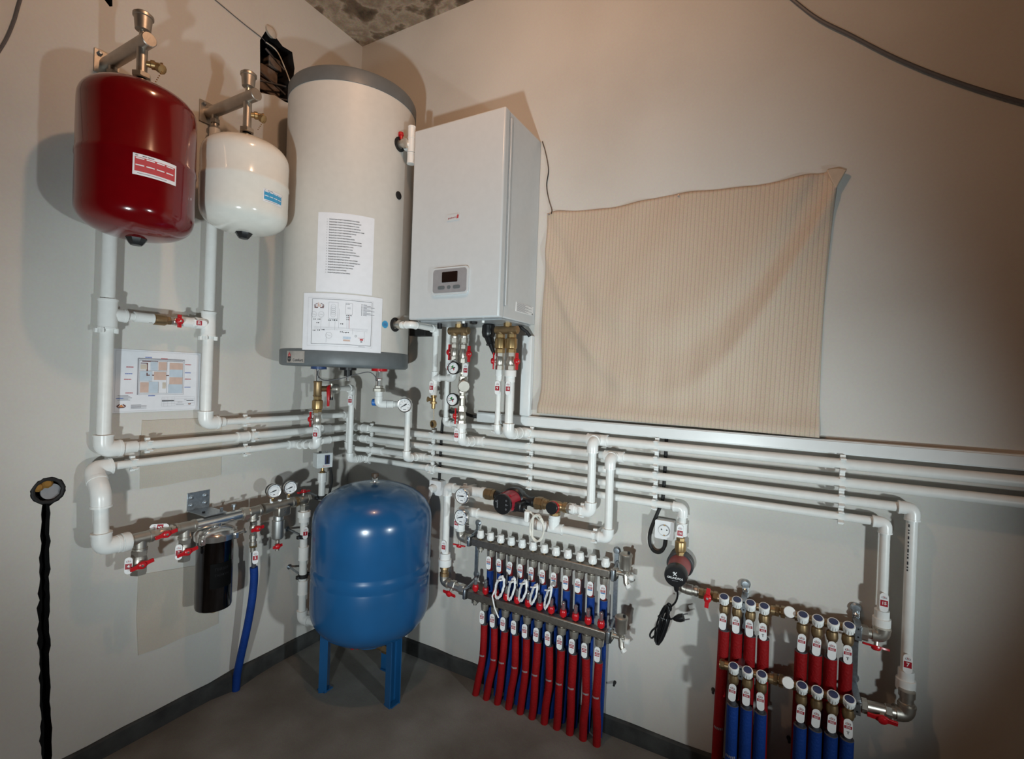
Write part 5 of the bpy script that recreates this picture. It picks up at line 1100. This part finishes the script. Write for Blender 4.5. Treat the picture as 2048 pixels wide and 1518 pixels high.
t.part('cable_boot', MB().lathe([(0, .010), (.016, .008), (.022, .005)], c+ax*.095+V((.002, 0, -.034)), V((.1, 0, -1)), 12), BLACK)
t = W('cord_bundle', 'black power cord bundle with plug hanging below the small pump', 'cord', (1.70, -.10, .52)); y0 = -.10
pts = [(1.756, -.138, .685), (1.757, -.13, .655), (1.748, -.12, .625), (1.728, -.11, .598), (1.712, -.10, .575)]
for k in range(84):
    a = 2*PI*k/14+.8; lp = k//14; wd = (.013, .007, .010, .015, .006, .011)[lp]; ht = (.074, .066, .078, .070, .060, .072)[lp]
    pts.append((1.706+(.004, -.003, .002, -.004, .005, 0)[lp]+wd*math.cos(a)+.016*math.sin(a), -.096-.0035*lp-.003*math.cos(a), .532+ht*math.sin(a)))
pts += [(1.700, -.10, .53), (1.672, -.10, .500), (1.662, -.10, .478), (1.670, -.10, .470), (1.690, -.10, .50), (1.712, -.10, .55), (1.73, -.105, .556), (1.748, -.105, .566)]
t.part('cord', MB().tube(spline(pts, 3), .0033, 8), BLACK)
mb = MB(); mb.lathe([(0, .005), (.008, .010), (.022, .014), (.036, .013), (.037, 0)], (1.742, -.105, .560), V((.55, 0, .25)), 12); pg = t.part('plug', mb, BLACK)
for s in (-.009, .009): t.part('pin', MB().tube([V((1.775, -.105, .575))+V((-.4, 0, .9))*s, V((1.792, -.105, .583))+V((-.4, 0, .9))*s], .0022, 8), CABLEG, parent=pg)
mb = MB(); mb.tube([(1.690, -.108, .558), (1.702, -.112, .556), (1.722, -.108, .552)], .0035, 8); t.part('tie', mb, BLACK)
# steel connection and handle valve to the manifold
t = W('steel_nipple', 'steel nipple elbow from small pump towards the radiator manifold', 'fitting', (1.78, -.06, .655))
t.part('elbow', elbow_mb(V((1.752, -.056, .657)), -Z, X, .0130, 1.7), STEEL, smooth=50); mb = MB(); mb.lathe([(0, .015), (.004, .0185), (.022, .0185), (.024, .016), (.030, .016), (.031, .0185), (.040, .0185), (.042, .014), (.046, .014)], (1.772, -.056, .656), X, 20); t.part('coupling', mb, STEEL)
ball_valve('ball valve with red handle left of the radiator manifold', (1.847, -.057, .653), X, .062, .0165, (0.05, -1, .1), wing=(.08, 0, 1), wl=.034, handle_off=.036, m=OLDBRASS)
# ---- sockets and cables
def socket(label, x, z, plugged=False):
    t = W('wall_socket', label, 'socket', (x, 0, z))
    t.part('back_box', MB().box((x, -.015, z), (.066, .030, .066)), SOCKET, bevel=.003)
    t.part('cover', MB().prism(rrect(x-.034, z-.034, x+.034, z+.034, .006), (0, -.028, 0), (1, 0, 0), (0, 0, 1), .014), SOCKET, bevel=.002)
    if not plugged:
        w_ = t.part('well', MB().lathe([(.0, .0245), (-.0006, .0225), (-.010, .0215), (-.0102, 0)], (x, -.0424, z), -Y, 30), SOCKET)
        t.part('well_floor', MB().lathe([(0, .0213), (.0004, .0213), (.0004, 0)], (x, -.0428, z), -Y, 28), PANELG, parent=w_)
        t.part('well_face', MB().lathe([(0, .0185), (.0006, .0182), (.0006, 0)], (x-.002, -.0432, z-.001), -Y, 28), SOCKET, parent=w_)
        for s in (-1, 1): t.part('contact_hole', MB().lathe([(0, .0028), (.0003, 0)], (x+s*.0095, -.0440, z+.002), -Y, 10), BLACK, parent=w_)
        for s in (-1, 1): t.part('earth_clip', MB().box((x+.001, -.0444, z+s*.0185), (.006, .002, .005)), OLDBRASS, parent=w_)
    return t
socket('white wall socket with black cable beside tag 16', 1.687, .846)
socket('white wall socket with plug above the blue tank', .627, .850, True)
t = W('power_plug', 'round white plug in the socket above the blue tank', 'plug', (.622, -.05, .848))
t.part('body', MB().lathe([(0, .019), (.018, .0185), (.026, .014), (.030, .0)], (.622, -.042, .848), -Y, 24), FIT); t.part('grip', MB().tube([(.622, -.060, .848), (.620, -.066, .828), (.615, -.068, .805)], [.010, .009, .006], 12), FIT)
t.part('cord', MB().tube(spline([(.615, -.068, .808), (.606, -.066, .77), (.600, -.062, .70), (.601, -.06, .60), (.60, -.05, .50)]), .0038, 8), CABLEW)
cable('supply_cable', 'black cable running down the wall to the left socket', [(.640, -.012, 1.185), (.632, -.010, 1.14), (.628, -.010, 1.0), (.627, -.012, .88)], .0065, BLACKR)
cable('supply_cable', 'black cable looping down the wall to the right socket', [(1.676, -.008, 1.178), (1.674, -.008, 1.05), (1.670, -.009, .95), (1.655, -.012, .90), (1.632, -.016, .83), (1.630, -.018, .785), (1.645, -.020, .757), (1.668, -.022, .755), (1.684, -.022, .775), (1.688, -.020, .815)], .0065, BLACKR)
cable('black_pipe', 'short black cable entering the trunking beside tag 13', [(.69, -.03, 1.222), (.705, -.04, 1.215), (.76, -.035, 1.217), (.81, -.028, 1.205), (.845, -.02, 1.200)], .0075, BLACKR)
# ---- trunking
t = W('cable_trunking', 'horizontal white cable trunking above the pipe lines', 'trunking', (.84, 0, 1.2)); t.part('channel', MB().box(((.838+XE)/2, -.014, 1.202), (XE-.838, .028, .044)), TRUNK, bevel=.003); t.part('lid', MB().box(((.84+XE)/2, -.029, 1.202), (XE-.842, .004, .036)), TRUNK, bevel=.0015)
t = W('cable_trunking', 'vertical white cable trunking under the boiler', 'trunking', (1.08, 0, 1.25)); t.part('channel', MB().box((1.082, -.014, 1.397), (.050, .028, .345)), TRUNK, bevel=.003); t.part('lid', MB().box((1.082, -.029, 1.397), (.042, .004, .345)), TRUNK, bevel=.0015)
# ---- loose wires on the walls
cable('wall_cable', 'thick grey cable sagging across the upper right wall', [(1.90, -.012, 2.86), (2.028, -.012, 2.698), (2.11, -.012, 2.60), (2.201, -.012, 2.518), (2.32, -.012, 2.41), (2.453, -.012, 2.307), (2.614, -.012, 2.201), (2.80, -.012, 2.10)], .0056, CABLEG)
cable('wall_cable', 'thin dark wire running down beside the boiler to the curtain', [(1.112, -.006, 2.405), (1.128, -.006, 2.36), (1.146, -.006, 2.279), (1.140, -.006, 2.216), (1.150, -.006, 2.16), (1.169, -.008, 2.105), (1.170, -.014, 2.085)], .0022, BLACK)
cable('wall_cable', 'grey cable on the left wall at upper left', [(.006, -1.31, 2.62), (.006, -1.339, 2.476), (.006, -1.352, 2.40), (.006, -1.373, 2.319), (.006, -1.41, 2.23), (.006, -1.50, 2.10)], .004, CABLEG)
cable('wall_cable', 'thin wire crossing the left wall towards the niche', [(.003, -.98, 2.90), (.003, -.80, 2.87), (.003, -.66, 2.848), (.003, -.57, 2.838), (-.01, -.545, 2.835)], .0016, CABLEG)
cable('wall_cable', 'pale wire drooping out of the niche behind the heater', [(-.03, -.53, 2.855), (.002, -.50, 2.825), (.004, -.46, 2.775), (.004, -.425, 2.715), (.004, -.40, 2.66)], .0028, CABLEW)
# ---- floor plan sheet on the left wall
t = W('paper_sheet', 'sheet with coloured floor plan taped to the left wall', 'paper', (.004, -.932, 1.326)); y0, y1, z0, z1 = -1.077, -.786, 1.213, 1.440
mb = MB(); vv = []; ff = []
for i in range(11):
    for j in range(9):
        a, b = i/10, j/8; vv.append((.0025+.004*math.sin(a*PI)*math.sin(b*PI)*.6+.005*max(0, a-.85)*max(0, .2-b)*20, y0+(y1-y0)*a, z0+(z1-z0)*b))
for i in range(10):
    for j in range(8): k = i*9+j; ff.append((k, k+9, k+10, k+1))
mb.add(vv, ff); o = t.part('sheet', mb, PAPER, smooth=60)
def pm(a, b):
    xx = .0025+.004*math.sin(a*PI)*math.sin(b*PI)*.6+.0006; return V((xx+.0008, y0+(y1-y0)*a, z0+(z1-z0)*b))
ink = Ink(pm)
for m, a, b, c2, d in ((ZTAN, .28, .69, .35, .77), (ZBLUE, .39, .68, .47, .82), (ZPEACH, .48, .68, .575, .82), (ZPEACH, .61, .70, .77, .81), (ZBLUE, .61, .57, .77, .70), (ZPEACH, .61, .45, .77, .57), (ZBLUE, .60, .30, .77, .45), (ZBLUE, .275, .51, .41, .66), (ZPEACH, .43, .52, .57, .655), (ZPEACH, .28, .315, .375, .48), (ZBLUE, .375, .31, .48, .49)):
    ink.rect(m, a, b, c2, d)
def fl(m, a, b, c2, d, w): ink.line(m, a, b, c2, d, w, 1)
ink.rect(ZTAN, .53, .38, .57, .48)
for a, b, c2, d in ((.25, .28, .79, .28), (.25, .28, .26, .87), (.26, .87, .79, .855), (.79, .28, .79, .855), (.58, .30, .58, .83), (.275, .67, .575, .67), (.275, .50, .41, .50), (.485, .30, .485, .49), (.265, .30, .775, .30), (.27, .30, .27, .84), (.27, .84, .775, .835), (.775, .30, .775, .835)): ink.rect(INKG, min(a, c2)-.0012, min(b, d)-.0016, max(a, c2)+.0012, max(b, d)+.0016)
for a, b, c2, d in ((.285, .79, .355, .79), (.35, .59, .355, .79), (.35, .595, .60, .60), (.30, .82, .47, .822)): ink.rect(INKBR, min(a, c2)-.004, min(b, d)-.005, max(a, c2)+.004, max(b, d)+.005)
for a, b, m in ((.13, .72, INKR), (.12, .615, INKB), (.11, .525, INKR), (.13, .31, INKR), (.33, .885, INKB), (.51, .875, INKR), (.80, .79, INKR), (.80, .65, INKB), (.80, .54, INKR), (.80, .40, INKB), (.375, .262, INKB), (.035, .225, INKB)):
    for k in range(7): ink.rect(m, a+.011*k, b-.008, a+.011*k+.007, b+.008)
for k in range(5): ink.rect(INKG, .05+.02*(k % 2), .265-.018*k, .16+.02*(k % 3), .272-.018*k)
for k in range(6): ink.rect(INKG, .19, .115-.011*k, .30+.06*(k % 2), .120-.011*k)
for a in (.53, .555, .60, .65, .68, .93): ink.rect(INKG, a, .08, a+.001, .235)
for b in (.08, .125, .16, .20, .235): ink.rect(INKG, .53, b, .93, b+.0015)
ink.rect(INK, .532, .165, .675, .18); ink.rect(INK, .83, .165, .92, .175); ink.rect(INKG, .72, .142, .78, .148); ink.rect(INKG, .70, .10, .80, .106); ink.rect(INKG, .80, .185, .83, .19)
for a, b, w_ in ((.09, .10, .1), (.87, .11, .04)):
    u = w_/10
    for sg in (-1, 1): ink.poly(INKBR, [(a+sg*1.2*u, b+3.4*u), (a+sg*2.4*u, b+3.4*u), (a+sg*5*u, b+.6*u), (a+sg*4.0*u, b-1.6*u)])
    ink.poly(INKOR, [(a-3*u, b-1*u), (a, b+3*u), (a+3*u, b-1*u)]); ink.poly(INKBR, [(a-4.4*u, b-1.2*u), (a+4.4*u, b-1.2*u), (a+2.5*u, b-2.6*u), (a-2.5*u, b-2.6*u)])
ink.frame(INKG, .02, .02, .975, .975, .0015, 8); ink.build(t)
# ---- fabric curtain pinned over the opening
def curtain_mat():
    m = bpy.data.materials.new('striped_fabric'); m.use_nodes = True; nt = m.node_tree; b = nt.nodes['Principled BSDF']
    uv = nt.nodes.new('ShaderNodeUVMap'); uv.uv_map = 'cloth'; sp = nt.nodes.new('ShaderNodeSeparateXYZ'); nt.links.new(uv.outputs['UV'], sp.inputs['Vector'])
    mu = nt.nodes.new('ShaderNodeMath'); mu.operation = 'MULTIPLY'; mu.inputs[1].default_value = 1/.0138; nt.links.new(sp.outputs['X'], mu.inputs[0])
    fr_ = nt.nodes.new('ShaderNodeMath'); fr_.operation = 'FRACT'; nt.links.new(mu.outputs[0], fr_.inputs[0])
    rp = nt.nodes.new('ShaderNodeValToRGB'); e = rp.color_ramp.elements; e[0].position = 0; e[0].color = (.56, .445, .345, 1); e[1].position = 1; e[1].color = (.56, .445, .345, 1)
    for p, c_ in ((.28, (.56, .445, .345)), (.40, (.53, .42, .325)), (.46, (.44, .345, .27)), (.52, (.44, .345, .27)), (.60, (.54, .43, .33)), (.8, (.585, .465, .36))):
        q = e.new(p); q.color = (*c_, 1)
    nt.links.new(fr_.outputs[0], rp.inputs['Fac'])
    nz = nt.nodes.new('ShaderNodeTexNoise'); nz.inputs['Scale'].default_value = 260; nt.links.new(uv.outputs['UV'], nz.inputs['Vector'])
    mx = nt.nodes.new('ShaderNodeMix'); mx.data_type = 'RGBA'; mx.blend_type = 'OVERLAY'; mx.inputs['Factor'].default_value = .25
    nt.links.new(rp.outputs['Color'], mx.inputs['A']); nt.links.new(nz.outputs['Color'], mx.inputs['B']); nt.links.new(mx.outputs['Result'], b.inputs['Base Color'])
    bp = nt.nodes.new('ShaderNodeBump'); bp.inputs['Strength'].default_value = .25; bp.inputs['Distance'].default_value = .002; nt.links.new(nz.outputs['Fac'], bp.inputs['Height']); nt.links.new(bp.outputs['Normal'], b.inputs['Normal'])
    b.inputs['Roughness'].default_value = .9; b.inputs['Sheen Weight'].default_value = .2; return m
t = W('curtain', 'beige striped fabric pinned to the right wall as a curtain', 'curtain', (1.66, -.02, 2.09)); NX, NZ = 110, 80; mb = MB(); uvs = []
for i in range(NX+1):
    for j in range(NZ+1):
        a, b = i/NX, j/NZ                         # a: left to right, b: top to bottom
        ztop = 2.093-.016*math.sin(PI*min(1, a/.52))**2*(a < .52)-.010*math.sin(PI*(a-.52)/.48)**2*(a >= .52)+(.004 if a > .97 else 0)
        zbot = 1.240-.012*a; xl = 1.146+.004*math.sin(b*9)-.004*b; xr = 2.184-.026*b-.012*math.sin(PI*b); x = xl+(xr-xl)*a; z = ztop+(zbot-ztop)*b
        u = (a-.48)/.46; arc = (1-b)-u*u*.62                                 # U-shaped swag folds
        d = .006+.020*math.sin(PI*a)**.7*math.sin(PI*min(1, b*1.02))**.8
        for lv, amp, sg in ((.13, .011, .060), (.30, -.008, .065), (.45, .004, .07)): d += amp*math.exp(-((arc-lv)/sg)**2)*(abs(u) < 1.15)
        d += .004*math.sin(a*37+b*5)*max(0, .15-b)/.15*.8+.0022*math.sin(a*60)*b+.002*math.sin(a*23+b*14)
        d += .010*math.exp(-((a-.985)/.02)**2)*math.exp(-(b/.12)**2)
        if b > .97: d = .032*(1-(b-.97)/.03*.05)
        elif b > .85: d = d+(.032-d)*((b-.85)/.12)**2
        mb.v.append(V((x, -max(.003, d), z))); uvs.append((x-.02*(0), z))
for i in range(NX):
    for j in range(NZ): k = i*(NZ+1)+j; mb.f.append((k, k+1, k+NZ+2, k+NZ+1))
uvd = list(uvs); o = t.part('cloth', mb, curtain_mat(), smooth=80)
lay = o.data.uv_layers.new(name='cloth'); loc = t.loc
for lp in o.data.loops:
    q = o.data.vertices[lp.vertex_index].co+loc; fr2 = (q.x-1.146)/(1.04-.026*(2.09-q.z)/.85); lay.data[lp.index].uv = (fr2*1.03, q.z)
o.modifiers.new('thickness', 'SOLIDIFY').thickness = .0012
for x, z in ((1.160, 2.083), (1.688, 2.083), (2.172, 2.078)): t.part('nail', MB().lathe([(0, .0035), (.003, .0035), (.004, 0)], (x, -.012, z), -Y, 10), ZINC)
mb = MB(); mb.prism([(2.150, 2.094), (2.186, 2.095), (2.205, 2.086), (2.192, 2.060), (2.178, 2.03), (2.165, 2.055)], (0, -.010, 0), X, Z, .010); t.part('folded_corner', mb, MATS.get('corner') or mat('corner', (.56, .445, .345), .9), bevel=.003)

for x, z, l in ((1.512, .205, 'right of the underfloor hoses'), (1.868, .30, 'left of the first red radiator hose'), (2.105, .22, 'between the two groups of radiator hoses')):
    tag_props(MB().lathe([(-.004, .006), (.004, .0065), (.018, .004), (.022, .0045), (.022, 0)], (x, 0, z), V((.1, -1, -.1)), 8).build('wall_anchor', BLACKR, loc=(x, 0, z)), f'small dark wall anchor {l}', 'anchor')
